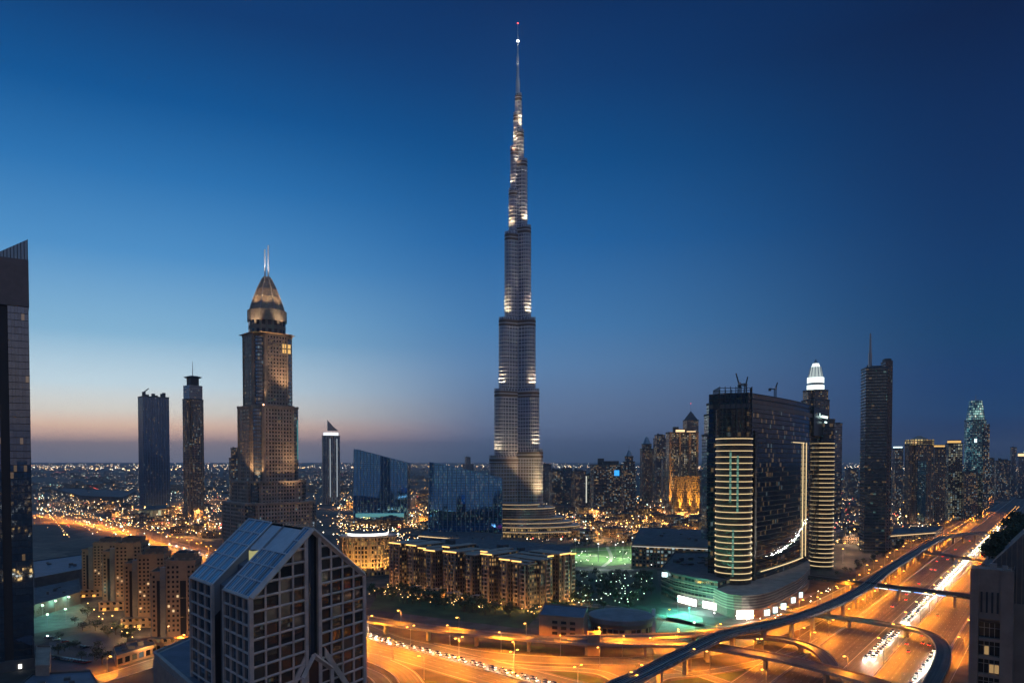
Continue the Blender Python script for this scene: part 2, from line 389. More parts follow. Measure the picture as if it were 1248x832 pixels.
tag(b.build('lane_markings', M['paint']), kind='structure')
for nm, s0 in (('median_kerb', 8.0), ('median_kerb', -33.5), ('median_kerb', 34.5)):
    b = MB(); b.sweep([hw(t, s0, 0.05) for t in range(-260, 3000, 60)], [(-.5, 0), (-.3, .75), (.3, .75), (.5, 0)], closed=True); tag(b.build(nm, M['concrete']), kind='structure')

def W(px): return [gp(x, y) for x, y in px]
P0 = (gp(445, 765) + gp(445, 791)) * .5; LD = (gp(706, 832) - gp(445, 765)).normalized()
left_pts = catmull([P0 + LD * 330, P0 + LD * 190, P0 + LD * 60, P0, P0 - LD * 110 + Vector((10, 30, 0)), gp(262, 684), gp(205, 664), gp(140, 646), gp(62, 630), gp(-60, 611), gp(-300, 595)], 8)
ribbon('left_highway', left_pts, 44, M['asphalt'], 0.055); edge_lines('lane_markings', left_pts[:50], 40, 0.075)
b = MB()
for off in (-13, -9, -5, 5, 9, 13):
    for p, d in along([(q.x, q.y, .075) for q in left_pts[:48]], 14):
        n = Vector((d.y, -d.x, 0)); a = p + n * off; b.sweep([a, a + d * 3], [(-.09, 0), (.09, 0)], closed=False)
tag(b.build('lane_markings', M['paint']), kind='structure')
b = MB(); b.sweep([(p.x, p.y, .05) for p in left_pts[:60]], [(-.5, 0), (-.3, .8), (.3, .8), (.5, 0)]); tag(b.build('median_kerb', M['concrete']), kind='structure')

ROADS = {}
def road(px, width, z, key):
    p = catmull(W(px), 8); ROADS[key] = p
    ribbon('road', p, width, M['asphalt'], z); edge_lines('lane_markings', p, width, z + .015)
    b = MB()
    for s in (-1, 1):
        c = s * (width / 2 + .15); b.sweep([(q.x, q.y, 0) for q in p], [(c - .15, 0), (c - .15, z + .13), (c + .15, z + .13), (c + .15, 0)])
    tag(b.build('kerb', M['concrete']), kind='structure'); return p
road([(520, 786), (580, 796), (640, 802), (740, 805), (812, 801), (880, 789), (955, 766), (1020, 739), (1075, 707)], 16, .04, 'lower')
road([(600, 808), (650, 813), (700, 815.5), (735, 820), (758, 834), (766, 860)], 8, .045, 'loop_a')
road([(770, 800), (823, 813), (876, 829), (930, 850)], 8, .035, 'loop_b')
road([(780, 850), (804, 826), (844, 821), (880, 816), (924, 807), (975, 795), (1003, 778)], 8, .05, 'loop_c')
road([(400, 786), (440, 797), (468, 807), (492, 820), (508, 842)], 13, .03, 'ramp_a')
road([(400, 806), (440, 815), (462, 826), (474, 845)], 9, .03, 'ramp_b')
road([(20, 862), (60, 845), (100, 833), (150, 819), (200, 803), (250, 787), (330, 765)], 15, .03, 'street_left')
road([(40, 636.5), (80, 637), (118, 640), (150, 648)], 14, .04, 'far_left')
road([(700, 735), (760, 742), (830, 757), (880, 765), (930, 757), (985, 741), (1040, 714), (1085, 690), (1140, 655), (1180, 632)], 12, .03, 'front_street')
road([(640, 690), (720, 694), (790, 693), (840, 680), (930, 668), (1050, 640)], 12, .03, 'park_street')
# grass between the roads
flat('lawn', W([(636, 818), (700, 819), (728, 825), (742, 834), (700, 834)]), M['lawn'], .03)
flat('lawn', W([(450, 742), (640, 766), (660, 745), (640, 740), (460, 724)]), M['lawn'], .02)
flat('lawn', W([(800, 832), (850, 825), (935, 812), (1000, 800), (1015, 830), (980, 850), (830, 850)]), M['lawn'], .02)
flat('lawn', W([(500, 824), (560, 836), (620, 850), (530, 850)]), M['lawn'], .02)
flat('lawn', W([(560, 786), (650, 794), (690, 796), (680, 789), (600, 782)]), M['lawn'], .02)
flat('lawn', W([(470, 822), (430, 850), (470, 860), (495, 845)]), M['lawn'], .02)
flat('park_lawn', W([(694, 668), (800, 664), (812, 675), (790, 684), (745, 689), (694, 690)]), M['park'], .05)
b = MB(); 
for px in ([(694, 679), (730, 677), (770, 680), (812, 672)], [(735, 690), (745, 680), (740, 666)], [(694, 672), (760, 669), (806, 668)]):
    b.sweep([(q.x, q.y, .07) for q in catmull(W(px), 6)], [(-2.2, 0), (2.2, 0)], closed=False)
tag(b.build('park_path', M['concrete']), kind='structure')
flat('garden_soil', W([(690, 692), (800, 690), (806, 735), (700, 745), (640, 738), (690, 728)]), M['leafdark'], .02)
flat('sports_court', W([(30, 752), (95, 733), (112, 745), (98, 762), (40, 772)]), mat('court', (0.12, 0.16, 0.14), 0.8, noise=.3, nscale=.1), .03)
flat('parking_lot', W([(35, 700), (110, 680), (120, 705), (95, 730), (40, 745)]), M['asphalt_dark'], .025)
flat('parking_lot', W([(60, 782), (120, 764), (190, 790), (120, 820), (60, 815)]), M['asphalt_dark'], .025)
flat('excavation_floor', W([(800, 771), (812, 751), (834, 746), (856, 752), (858, 766), (848, 772)]), mat('excavation', (0.2, 0.2, 0.17), 0.9, noise=.35, nscale=.12, bump=.5), .03)
flat('plaza', W([(800, 740), (870, 752), (940, 750), (1000, 720), (940, 730), (880, 740)]), M['concrete_dark'], .02)

# ------------------------------------------------------------------ bridges
def bridge(name, label, cat, pts, width, piers=36, thick=1.4, deckm=None, sidem=None, par=1.0, pier_start=14, pw=(3.0, 1.6), group=None, lines=True):
    mid = pts[len(pts) // 2]; o = Vector((mid[0], mid[1], 0)); r = root(name, o, 0, label, cat, group)
    h = width / 2; b = MB(); b.sweep(pts, [(-h, 0), (h, 0), (h, -.5), (h * .55, -thick), (-h * .55, -thick), (-h, -.5)])
    b.build('deck', deckm or M['concrete'], r, o)
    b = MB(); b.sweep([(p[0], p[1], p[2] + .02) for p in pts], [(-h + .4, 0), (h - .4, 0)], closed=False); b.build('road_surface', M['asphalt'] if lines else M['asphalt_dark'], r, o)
    for s in (-1, 1):
        c = s * (h - .18); b = MB(); b.sweep(pts, [(c - .18, .0), (c - .14, par), (c + .14, par), (c + .18, -.3)]); b.build('parapet', sidem or M['concrete'], r, o)
    for p, d in along(pts, piers, pier_start):
        if p.z < 3: continue
        b = MB(); a = atan2(d.y, d.x); b.box(p.x, p.y, 0, p.z - thick - 1.0, pw[1], pw[0], a); 
        b.prism(rect(pw[1], pw[0], p.x, p.y, a), p.z - thick - 1.0, p.z - thick + .1, poly1=rect(pw[1] * 1.3, min(width * .6, pw[0] * 2.2), p.x, p.y, a)); b.build('pier', M['concrete'], r, o)
    return r
def Z(px, z): return [gp(x, y, z if not isinstance(z, (list, tuple)) else z[i]) for i, (x, y) in enumerate(px)]
fly1 = catmull(Z([(300, 728), (380, 742), (445, 754), (537, 767), (640, 777), (700, 781), (780, 783.5), (850, 786), (900, 793), (950, 802), (1010, 816), (1070, 833), (1130, 854)], 8), 6)
bridge('flyover', 'long curving concrete flyover on piers across the bottom, lit orange from below', 'flyover', fly1, 13)
fly2 = catmull(Z([(690, 777), (740, 776), (790, 775), (852, 772), (915, 763), (960, 750), (1000, 735)], [7.85, 7.85, 7.7, 6.5, 4.5, 2.2, .6]), 6)
bridge('flyover', 'flyover branch splitting off behind the long flyover, rising past the teal excavation', 'flyover', fly2, 10)
def jointed(name, col):
    """precast concrete: a dark joint every 12 m along the UV length, and streaks of dirt"""
    m = mat(name, col, .75); t = m.node_tree; b = t.nodes['Principled BSDF']; uv = nd(t, 'ShaderNodeUVMap'); s = nd(t, 'ShaderNodeSeparateXYZ'); t.links.new(uv.outputs[0], s.inputs[0])
    j = mth(t, 'LESS_THAN', mth(t, 'FRACT', mth(t, 'DIVIDE', s.outputs[0], 12.0)), .045)
    n = nd(t, 'ShaderNodeTexNoise'); n.inputs['Scale'].default_value = .35; n.inputs['Detail'].default_value = 6; c = nd(t, 'ShaderNodeTexCoord'); t.links.new(c.outputs['Object'], n.inputs['Vector'])
    f = mth(t, 'MULTIPLY', maprange(t, n.outputs[0], .3, .7, .6, 1.3), mth(t, 'SUBTRACT', 1.0, mth(t, 'MULTIPLY', j, .75)))
    t.links.new(mixc(t, 1.0, tuple(col) + (1,), f, 'MULTIPLY'), b.inputs['Base Color']); return m
met = catmull(Z([(660, 885), (700, 860), (740, 841), (780, 823), (852, 787.5), (892, 771), (980, 750), (1048, 720), (1080, 696), (1107, 679), (1138, 660), (1163, 652.5), (1200, 649), (1245, 650), (1320, 656)], 12), 8)
mr = bridge('rail_viaduct', 'dark twin track rail viaduct sweeping up along the left of the orange highway', 'viaduct', met, 10.5, piers=32, thick=1.8, sidem=jointed('viaduct_parapet', (.24, .235, .23)), par=1.3, pw=(2.4, 2.4), lines=False)
o = mr.location
for s in (-2.6, 2.6):
    for q in (-.72, .72):
        b = MB(); b.sweep([(p[0], p[1], p[2] + .1) for p in met], [(s + q - .08, 0), (s + q - .08, .2), (s + q + .08, .2), (s + q + .08, 0)]); b.build('rail', M['steel'], mr, o)
b = MB(); b.sweep([(p[0], p[1], p[2] + .03) for p in met], [(-.5, 0), (-.5, .5), (.5, .5), (.5, 0)]); b.build('walkway', M['concrete'], mr, o)
fly3 = catmull(Z([(962, 743), (1004, 750), (1042, 754), (1080, 760), (1115, 767), (1140, 777), (1150, 792), (1146, 812), (1128, 845)], [3, 5.5, 6.5, 7, 7, 7, 7, 6.5, 6]), 6)
bridge('ramp_bridge', 'slim ramp bridge crossing the highway and curling back down on its right', 'ramp', fly3, 8, piers=40)
fly4 = catmull(Z([(893, 774), (930, 776), (965, 781), (993, 791), (1010, 806), (1018, 832)], [5, 5, 5, 4.6, 3.4, 1]), 6)
bridge('ramp_bridge', 'short curved slip ramp between the viaduct and the dark part of the highway', 'ramp', fly4, 8, piers=30)
g2 = catmull([gp(1118, 671, 8), gp(1160, 677, 8), gp(1205, 684, 8)], 5)
bridge('road_bridge', 'straight road bridge over the far highway, in front of the crossing viaduct', 'bridge', g2, 7, piers=45, pier_start=5)
# covered footbridge with a strip of blue and white light on its side
fa, fb = gp(955, 702, 9.0), gp(1198, 731, 9.0); o = (fa + fb) * .5; o.z = 0
r = root('footbridge', o, 0, 'straight covered footbridge over the highway with a blue-white light strip', 'footbridge')
b = MB(); b.sweep([fa, fb], [(-2.6, 0), (2.6, 0), (2.6, .6), (-2.6, .6)]); b.build('deck', M['concrete_dark'], r, o)
b = MB(); b.sweep([fa, fb], [(-2.3, .6), (2.3, .6), (2.4, 3.2), (-2.4, 3.2)]); b.build('glass_wall', facade('footbridge_glass', (.1, .1, .1), (.1, .12, .14), 3, 2.6, .12, .2, .15, es=.5), r, o)
b = MB(); b.sweep([fa, fb], [(-2.7, 3.2), (2.7, 3.2), (1.8, 4.0), (-1.8, 4.0)]); b.build('roof', M['darkmetal'], r, o)
L = fb - fa
for i, (s, mt) in enumerate(((.48, 'e_blue'), (.53, 'e_cool'), (.58, 'e_blue'), (.64, 'e_cool'), (.70, 'e_blue'), (.74, 'e_cool'), (.80, 'e_blue'))):
    b = MB(); b.sweep([fa + L * s, fa + L * (s + .045)], [(2.72, .0), (2.85, .0), (2.85, .55), (2.72, .55)]); b.build('light_strip', M[mt], r, o)
for s in (.12, .38, .62, .88):
    p = fa + L * s; b = MB(); b.tube((p.x, p.y, 0), (p.x, p.y, 9.0), 1.1, 1.1, 10); b.build('pier', M['concrete'], r, o)

# ------------------------------------------------------------------ street lamps
def lamp_proto(name, label, h, arms, power, group, head='e_amber', col=(1, .28, .012), hs=(1.5, .6)):
    r = root(name, (0, 0, 0), 0, label, 'street lamp', group); kids = []
    b = MB(); b.tube((0, 0, 0), (0, 0, h), .2, .11, 8); b.tube((0, 0, 0), (0, 0, .7), .32, .32, 8); kids.append(b.build('pole', M['metal'], r))
    for s in arms:
        b = MB(); b.tube((0, 0, h - .3), (s * 1.2, 0, h + .3), .09, .08, 6); b.tube((s * 1.2, 0, h + .3), (s * 2.8, 0, h + .45), .08, .06, 6); kids.append(b.build('arm', M['metal'], r))
        b = MB(); b.prism(rect(hs[0] * .8, hs[1] * .8, s * 2.8, 0), h + .22, h + .5, poly1=rect(hs[0], hs[1], s * 2.8, 0), bottom=True); b.prism(rect(hs[0], hs[1], s * 2.8, 0), h + .5, h + .66, poly1=rect(hs[0] * .6, hs[1] * .6, s * 2.8, 0)); kids.append(b.build('lamp_head', M[head], r))
    if power: kids.append(light(r, (0, 0, h - .9), power, col, .6, 'SPOT', (0, 0, -1), R(164), .35))
    KIDS[r.name] = kids
    return r
LAMPS = 0
def lamps(proto, pts, first):
    """stands lamps at (point, angle); first uses the original"""
    global LAMPS
    for i, (p, a) in enumerate(pts):
        o = proto if (first and i == 0) else copy_tree(proto)
        o.location = (p[0], p[1], p[2]); o.rotation_euler = (0, 0, a); LAMPS += 1
HANG = atan2(HU.y, HU.x)
PW = 88000
l1 = lamp_proto('street_lamp', 'amber twin arm lamp standing in the median of the wide highway', 15, (-1, 1), PW, 'twin lamps down the highway median')
lamps(l1, [(hw(t, 8.0), HANG + pi / 2) for t in range(-40, 1500, 46)], True)
l2 = lamp_proto('street_lamp', 'amber single lamp on the left verge of the highway beside the rail viaduct', 11, (1,), PW * .8, 'lamps on the verge by the viaduct')
lamps(l2, [(hw(t, -36 if t < 300 else -49), HANG - pi / 2) for t in range(-30, 1500, 46)], True)
l2b = lamp_proto('street_lamp', 'amber lamp on the right kerb of the highway near the brown building', 11, (-1,), PW * .7, 'lamps on the right kerb of the highway')
lamps(l2b, [(hw(t, 43.7), HANG - pi / 2) for t in range(10, 900, 60)], True)
l3 = lamp_proto('street_lamp', 'bright amber lamp along the side street left of the rail viaduct', 9, (1,), 14000, 'lamps along the side street left of the viaduct', hs=(1.9, 1.2))
lamps(l3, [(hw(t, -76 - (t > 700) * 6 + random.uniform(-5, 5)), HANG - pi / 2) for t in range(330, 2300, 42)], True)
l4 = lamp_proto('street_lamp', 'amber twin arm lamp standing in the median of the left highway', 15, (-1, 1), PW * 1.3, 'twin lamps down the left highway')
lamps(l4, [(p, atan2(d.y, d.x) + pi / 2) for p, d in along([(q.x, q.y, .05) for q in left_pts], 44, 150)][:38], True)
l5 = lamp_proto('street_lamp', 'amber lamp rising from the parapet of the long flyover', 8, (1,), 36000, 'lamps on the long flyover', hs=(1.6, 1.0))
lamps(l5, [(p + Vector((-d.y, d.x, 0)) * 6.2, atan2(d.y, d.x) - pi / 2) for p, d in along(fly1, 48, 70)][:9], True)
l6 = lamp_proto('street_lamp', 'amber lamp on the ground roads below the flyover', 13, (1,), PW * .85, 'lamps beside the looping ground roads')
sp_ = []
for k, st, off in (('lower', 40, 9), ('loop_a', 50, 5), ('loop_b', 40, 5), ('loop_c', 50, 5), ('ramp_a', 45, 7.5)):
    sp_ += [((p + Vector((-d.y, d.x, 0)) * off), atan2(d.y, d.x) - pi / 2) for p, d in along([(q.x, q.y, 0) for q in ROADS[k]], st, 12)]
lamps(l6, sp_, True)
l7 = lamp_proto('street_lamp', 'dim amber lamp on the small street at the lower left', 9, (1,), 42000, 'lamps on the lower left street')
lamps(l7, [((p + Vector((-d.y, d.x, 0)) * 8.5), atan2(d.y, d.x) - pi / 2) for p, d in along([(q.x, q.y, 0) for q in ROADS['street_left']], 55, 60)][:4], True)
l8 = lamp_proto('street_lamp', 'amber lamp beside the street in front of the gold ringed tower', 8, (1,), 9000, 'lamps on the street before the gold ringed tower')
lamps(l8, [((p + Vector((-d.y, d.x, 0)) * -7), atan2(d.y, d.x) + pi / 2) for p, d in along([(q.x, q.y, 0) for q in ROADS['front_street']], 55, 95)][:9], True)

l9 = lamp_proto('street_lamp', 'amber lamp along the curving side road beyond the left highway', 11, (1,), PW * 1.5, 'lamps on the curving road left of the left highway')
lamps(l9, [((p + Vector((-d.y, d.x, 0)) * 8), atan2(d.y, d.x) - pi / 2) for p, d in along([(q.x, q.y, 0) for q in ROADS['far_left']], 45, 10)][:14], True)
# ------------------------------------------------------------------ cars
def car_proto(label, group, front, tail, paint, lightpow):
    r = root('car', (0, 0, 0), 0, label, 'car', group); k = []
    b = MB(); pr = [(-2.25, .3), (2.25, .3), (2.3, .7), (1.2, .95), (-2.2, 1.0), (-2.3, .6)]
    def side(pr, hw_, m=0):
        n = len(pr)
        for i in range(n):
            a, c = pr[i], pr[(i + 1) % n]; b.face([(a[0], hw_, a[1]), (a[0], -hw_, a[1]), (c[0], -hw_, c[1]), (c[0], hw_, c[1])], m)
        b.face([(p[0], -hw_, p[1]) for p in pr], m); b.face([(p[0], hw_, p[1]) for p in reversed(pr)], m)
    side(pr, .9); k.append(b.build('body', paint, r))
    b = MB(); side([(1.15, .96), (.35, 1.45), (-1.3, 1.48), (-2.0, 1.01)], .78); k.append(b.build('cabin_glass', M['glass'], r))
    for x in (-1.4, 1.4):
        for y in (-.82, .82):
            b = MB(); b.tube((x, y - .1, .32), (x, y + .1, .32), .32, .32, 10); k.append(b.build('wheel', M['darkmetal'], r))
    for y in (-.6, .6):
        b = MB(); b.box(2.32, y, .5, .82, .12, .5); k.append(b.build('headlight', front, r))
        b = MB(); b.box(-2.33, y, .55, .85, .1, .5); k.append(b.build('taillight', tail, r))
    if lightpow: k.append(light(r, (2.6, 0, 1.0), lightpow, (1, .86, .66), .4, 'SPOT', (1, 0, -.16), R(70), .5, name='beam_light'))
    KIDS[r.name] = k
    return r
hl = emit('headlight_on', (1, .9, .74), 7); tl = emit('taillight_on', (1, .06, .03), 10); off = mat('lamp_off', (.3, .3, .3), .3)
paints = [mat('car_paint', c, .3, .3) for c in ((.5, .5, .5), (.05, .05, .06), (.3, .02, .02))]
cw = car_proto('car with white headlights in the dense stream coming down the highway', 'oncoming stream on the highway', hl, off, paints[0], 13000)
ncar = 0
def put(proto, p, a, first):
    global ncar
    o = proto if first else copy_tree(proto); o.location = p; o.rotation_euler = (0, 0, a); ncar += 1
first = True
for s0, lo, hi, gap in ((-3.3, -30, 1080, 6.6), (.4, -26, 1080, 6.6)):
    tt = lo
    while tt < hi:
        if not (60 < tt < 95): put(cw, hw(tt, s0 + random.uniform(-.3, .3), .07), HANG + pi, first); first = False
        tt += gap * random.uniform(.85, 1.15) * (1 + max(0, tt - 120) / 230)
cw2 = car_proto('car with white headlights on the right service lane by the brown building', 'headlights on the right service lane', hl, off, paints[0], 13000); first = True
tt = -75
while tt < 22:
    put(cw2, hw(tt, 27.5 + random.uniform(-.5, .5), .07), HANG + pi, first); first = False; tt += 11
cw3 = car_proto('car with white headlights in the stream beside the gabled block', 'headlight stream on the left highway', hl, off, paints[0], 13000); first = True
lp = [(q.x, q.y, .065) for q in left_pts]
for offs in (-4.2, -6.9):
    for p, d in along(lp, 8, 165 + random.random() * 8)[:34]:
        p = p + d * random.uniform(-1.6, 1.6)
        put(cw3, p + Vector((d.y, -d.x, 0)) * offs * -1, atan2(-d.y, -d.x), first); first = False
cw5 = car_proto('far car with white headlights on the left highway behind the beige apartment towers', 'far headlight stream on the left highway', hl, off, paints[0], 13000); first = True
for p, d in along(lp, 34, 640)[:12]:
    put(cw5, p + Vector((d.y, -d.x, 0)) * 6, atan2(-d.y, -d.x), first); first = False
cpk = [car_proto('parked car on the dark lot beside the beige apartment towers', 'cars parked by the beige apartment towers', off, off, q, 0) for q in paints]; fp = [1, 1, 1]
for px, n, m_ in (([(52, 775), (108, 790)], 16, 2), ([(60, 800), (110, 808)], 13, 1), ([(48, 715), (100, 697)], 16, 2), ([(52, 728), (104, 708)], 14, 1)):
    a_, e_ = gp(*px[0]), gp(*px[1]); d_ = e_ - a_; an_ = atan2(d_.y, d_.x) + pi / 2
    for k_ in range(n):
        if random.random() < .18: continue
        w_ = random.randrange(3); put(cpk[w_], a_ + d_ * (k_ / n) + Vector((0, 0, .03)), an_, fp[w_]); fp[w_] = 0
cr = car_proto('car with red tail lights driving away up the wide highway', 'cars driving away up the highway', off, tl, paints[1], 0); first = True
for i in range(34):
    put(cr, hw(random.uniform(-30, 1100), random.choice((11, 15, 19, 23, 27)), .07), HANG, first); first = False
cr2 = car_proto('car with red tail lights on the inner lanes left of the white stream', 'cars on the lanes left of the white stream', off, tl, paints[2], 0); first = True
for i in range(12):
    put(cr2, hw(random.uniform(0, 800), random.choice((-15.5, -19.5, -23.5, -27.5)), .07), HANG, first); first = False
# ------------------------------------------------------------------ facades
FA = {}
FA['darkglass'] = facade('facade_dark_glass', (.06, .065, .075), (.2, .24, .3), 3, 3.8, .12, .2, .07, es=1.0, gm=.85)
FA['bluegrid'] = facade('facade_blue_grid', (.10, .12, .15), (.2, .26, .34), 2.6, 3.8, .2, .25, .05, es=.9)
FA['residential'] = facade('facade_residential', (.3, .23, .185), (.1, .11, .13), 3.2, 3.4, .4, .42, .24, es=1.2, mixcool=.2)
FA['resdark'] = facade('facade_dark_residential', (.17, .155, .15), (.1, .11, .13), 3.2, 3.5, .35, .4, .28, es=1.3, mixcool=.35)
FA['brownres'] = facade('facade_brown_residential', (.34, .24, .18), (.08, .09, .1), 3.0, 3.4, .42, .4, .2, es=1.1, mixcool=.1)
FA['teal'] = facade('facade_teal_glass', (.05, .09, .1), (.16, .3, .34), 3, 3.8, .15, .2, .08, ca=(.5, 1, .95), es=.8, mixcool=.6)
FA['stonewin'] = facade('facade_stone_windows', (.4, .3, .24), (.06, .065, .075), 3.4, 4.0, .52, .45, .06, es=1.3, mixcool=.2)
FA['stonebay'] = facade('facade_glass_bay', (.13, .11, .1), (.22, .28, .34), 2.2, 4.0, .15, .3, .04, es=1.0)
FA['greenband'] = facade('facade_green_band', (.12, .12, .1), (.1, .12, .11), 4, 3.8, .1, .35, .2, ca=(.9, .85, .5), cb=COOL, es=.6)
FA['litlow'] = facade('facade_lit_low', (.24, .19, .14), (.1, .1, .1), 4, 4, .35, .4, .5, es=1.0, mixcool=.25)
FA['goldlow'] = facade('facade_gold_low', (.4, .27, .14), (.15, .12, .08), 3.4, 4.5, .45, .35, .5, ca=(1, .6, .2), cb=WARM, es=1.0)
FA['house'] = facade('facade_small_house', (.22, .18, .14), (.08, .08, .09), 4, 3.4, .6, .5, .2, es=1.0, mixcool=.25)

def tower(name, label, cat, x0, x1, ytop, D, fm, ratio=1.0, rot=20, shape='rect', tiers=((1, 1),), ledge=0, lw=.35, piers=0, pierm=None, ledgem=None, top='plant', sp=0, spx=.6, crownm=None, group=None, beacon=False, uplight=0, ybase=None):
    xc = (x0 + x1) / 2; c = dp(xc, HY, D); a = atan2(c.x, D)
    wpx = (x1 - x0) / F * D * cos(a); rr_ = R(rot)
    w = wpx / (abs(cos(rr_)) + ratio * abs(sin(rr_))) if shape != 'round' else wpx
    hgt = dp(xc, ytop, D).z; loc = (c.x, c.y, 0)
    r = root(name, loc, -a + rr_, label, cat, group)
    def outline(k):
        if shape == 'round': return circ(w / 2 * k, 28)
        if shape == 'chamfer': return chamf(w * k, w * ratio * k, w * .2 * k)
        if shape == 'ellipse': return [(x * w / 2 * k, y * w / 2 * ratio * k) for x, y in circ(1, 28)]
        if shape == 'cross':
            q = w / 2 * k; i = q * .55; y = ratio
            return [(-i, -q * y), (i, -q * y), (i, -i * y), (q, -i * y), (q, i * y), (i, i * y), (i, q * y), (-i, q * y), (-i, i * y), (-q, i * y), (-q, -i * y), (-i, -i * y)]
        return rect(w * k, w * ratio * k)
    b = MB(); lb = MB(); z = 0; prev = None
    for fz, k in tiers:
        z1 = hgt * fz; o = outline(k); b.prism(o, z, z1, 0, 1)
        lb.prism(grow(o, .5) if shape not in ('cross',) else scale(o, 1.02), z1 - 1.6, z1 + .8, 0)
        if ledge:
            zz = z + ledge
            while zz < z1 - 2: lb.prism(grow(o, lw) if shape != 'cross' else scale(o, 1 + lw * 2 / w), zz - .45, zz, 0, bottom=True); zz += ledge
        z = z1; lo = o
    b.build('facade', [fm, M['roof']], r); lb.build('floor_ledges', ledgem or M['concrete_dark'], r)
    if piers:
        pb_ = MB(); n = piers; o = outline(tiers[0][1]); k = len(o)
        for i in range(k):
            p, q = Vector(o[i]), Vector(o[(i + 1) % k]); L = (q - p).length; ang = atan2((q - p).y, (q - p).x); m_ = max(1, round(n * L / w))
            for j in range(m_):
                s = p.lerp(q, (j + .5) / m_); pb_.box(s.x, s.y, 0, hgt * tiers[0][0] - 1.7, .9, 1.1, ang)
        pb_.build('piers', pierm or M['concrete_dark'], r)
    wt = w * tiers[-1][1]
    if top == 'plant':
        pb_ = MB(); pb_.box(wt * .08, 0, hgt, hgt + wt * .12, wt * .5, wt * ratio * .45); pb_.box(-wt * .2, wt * ratio * .15, hgt, hgt + wt * .2, wt * .18, wt * ratio * .2); pb_.build('roof_plant', M['concrete_dark'], r)
    elif top == 'pyramid':
        pb_ = MB(); o = outline(tiers[-1][1]); pb_.prism(scale(o, .9), hgt + .8, hgt + wt * .75, 0, poly1=scale(o, .06)); pb_.build('roof', crownm or M['roof'], r)
    elif top == 'lit':
        pb_ = MB(); o = outline(tiers[-1][1] * .8); pb_.prism(o, hgt, hgt + wt * .2, 0); pb_.build('crown', crownm or M['e_warm'], r)
        pb_ = MB(); pb_.prism(outline(tiers[-1][1] * .86), hgt + wt * .2, hgt + wt * .26, 0, bottom=True); pb_.build('roof', M['roof'], r)
    elif top == 'cone':
        pb_ = MB(); q = wt / 2; pb_.lathe([(q * .98, hgt + .8), (q * .85, hgt + wt * .2), (q * .8, hgt + wt * .2), (q * .55, hgt + wt * .55), (q * .5, hgt + wt * .55), (q * .3, hgt + wt * .8), (.3, hgt + wt * .88)], 20); pb_.build('crown', crownm or M['metal'], r)
    if sp:
        zt = dp(xc, ytop - sp, D).z; pb_ = MB(); pb_.tube((0, 0, hgt), (0, 0, zt), spx, spx * .3, 8); pb_.build('spire', M['metal'], r)
        if beacon: pb_ = MB(); pb_.lathe([(.05, zt), (.9, zt + .6), (.9, zt + 1.2), (.05, zt + 1.8)], 8); pb_.build('beacon_light', M['e_red'], r)
    if uplight:
        for s in (-.3, .3): light(r, (s * w, -w * ratio / 2 - 4, 4), uplight, (1, .55, .16), .6, 'SPOT', (0, .18, 1), R(60), .5, 'uplight')
    return r, w, hgt

# ------------------------------------------------------------------ the needle tower: three stepped wings round a core
D = 1200.0; cc = dp(631, HY, D); pxm = D / F
BT = root('skyscraper', (cc.x, D, 0), 0, 'supertall stepped silver needle tower rising high above the whole skyline', 'skyscraper'); BO = cc.copy(); BO.z = 0
def bz(y): return dp(631, y, D).z
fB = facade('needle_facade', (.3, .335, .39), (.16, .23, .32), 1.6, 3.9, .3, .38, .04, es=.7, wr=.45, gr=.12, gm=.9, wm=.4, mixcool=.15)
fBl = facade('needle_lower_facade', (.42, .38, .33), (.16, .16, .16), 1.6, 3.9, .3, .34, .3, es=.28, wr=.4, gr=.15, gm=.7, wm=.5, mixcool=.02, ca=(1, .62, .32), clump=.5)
def stadium(ang, rr0, rad, n=10):
    c, s = cos(ang), sin(ang); out = []
    for x, y in [(-2, -rad)] + [(rr0 + rad * cos(-pi / 2 + pi * i / n), rad * sin(-pi / 2 + pi * i / n)) for i in range(n + 1)] + [(-2, rad)]:
        out.append((x * c - y * s, x * s + y * c))
    return out
wings = {  # per wing: (row where the tier ends, half reach in photo pixels, radius in metres)
    R(207): [(555, 34, 11), (475, 28, 10.5), (389, 22.6, 10), (285, 15.6, 8.5), (232, 10.6, 7), (180, 8.6, 6), (139, 5, 4)],
    R(333): [(548, 30, 11), (475, 25.5, 10.5), (389, 21, 10), (277, 15.5, 8.5), (196, 11, 7), (160, 6.8, 5.5), (115, 4.3, 4)],
    R(90): [(590, 36, 11), (510, 30, 10.5), (430, 24, 10), (330, 17, 8.5), (255, 12, 7), (205, 8, 6), (150, 4.5, 4)]}
fb1, fb2, fins, lbands, dk = MB(), MB(), MB(), MB(), MB()
for ang, ts in wings.items():
    z = 0
    for i, (y, reach, rad) in enumerate(ts):
        z1 = bz(y); k = abs(cos(ang)) if abs(cos(ang)) > .3 else 1.0
        o = stadium(ang, max(1.0, (reach * pxm - rad) / k), rad)
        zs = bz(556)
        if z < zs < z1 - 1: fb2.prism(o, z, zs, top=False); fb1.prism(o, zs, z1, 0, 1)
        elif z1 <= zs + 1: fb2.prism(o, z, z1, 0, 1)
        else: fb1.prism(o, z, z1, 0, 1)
        og = grow(o, .9); zz = z + 5.85
        while zz < z1 - 3: lbands.prism(og, zz - 1.3, zz, bottom=True); zz += 5.85
        for q in range(len(o) - 1):
            a, b_ = Vector(o[q]), Vector(o[q + 1]); dd = b_ - a; n = max(1, int(dd.length / 4.6))
            for j in range(n):
                p = a.lerp(b_, (j + .5) / n); fins.box(p.x, p.y, z + .1, z1 + 1.2, .45, 1.1, atan2(dd.y, dd.x))
        dk.prism(grow(o, .65), max(z + 2, z1 - 13), z1 - 3.5, bottom=True); z = z1
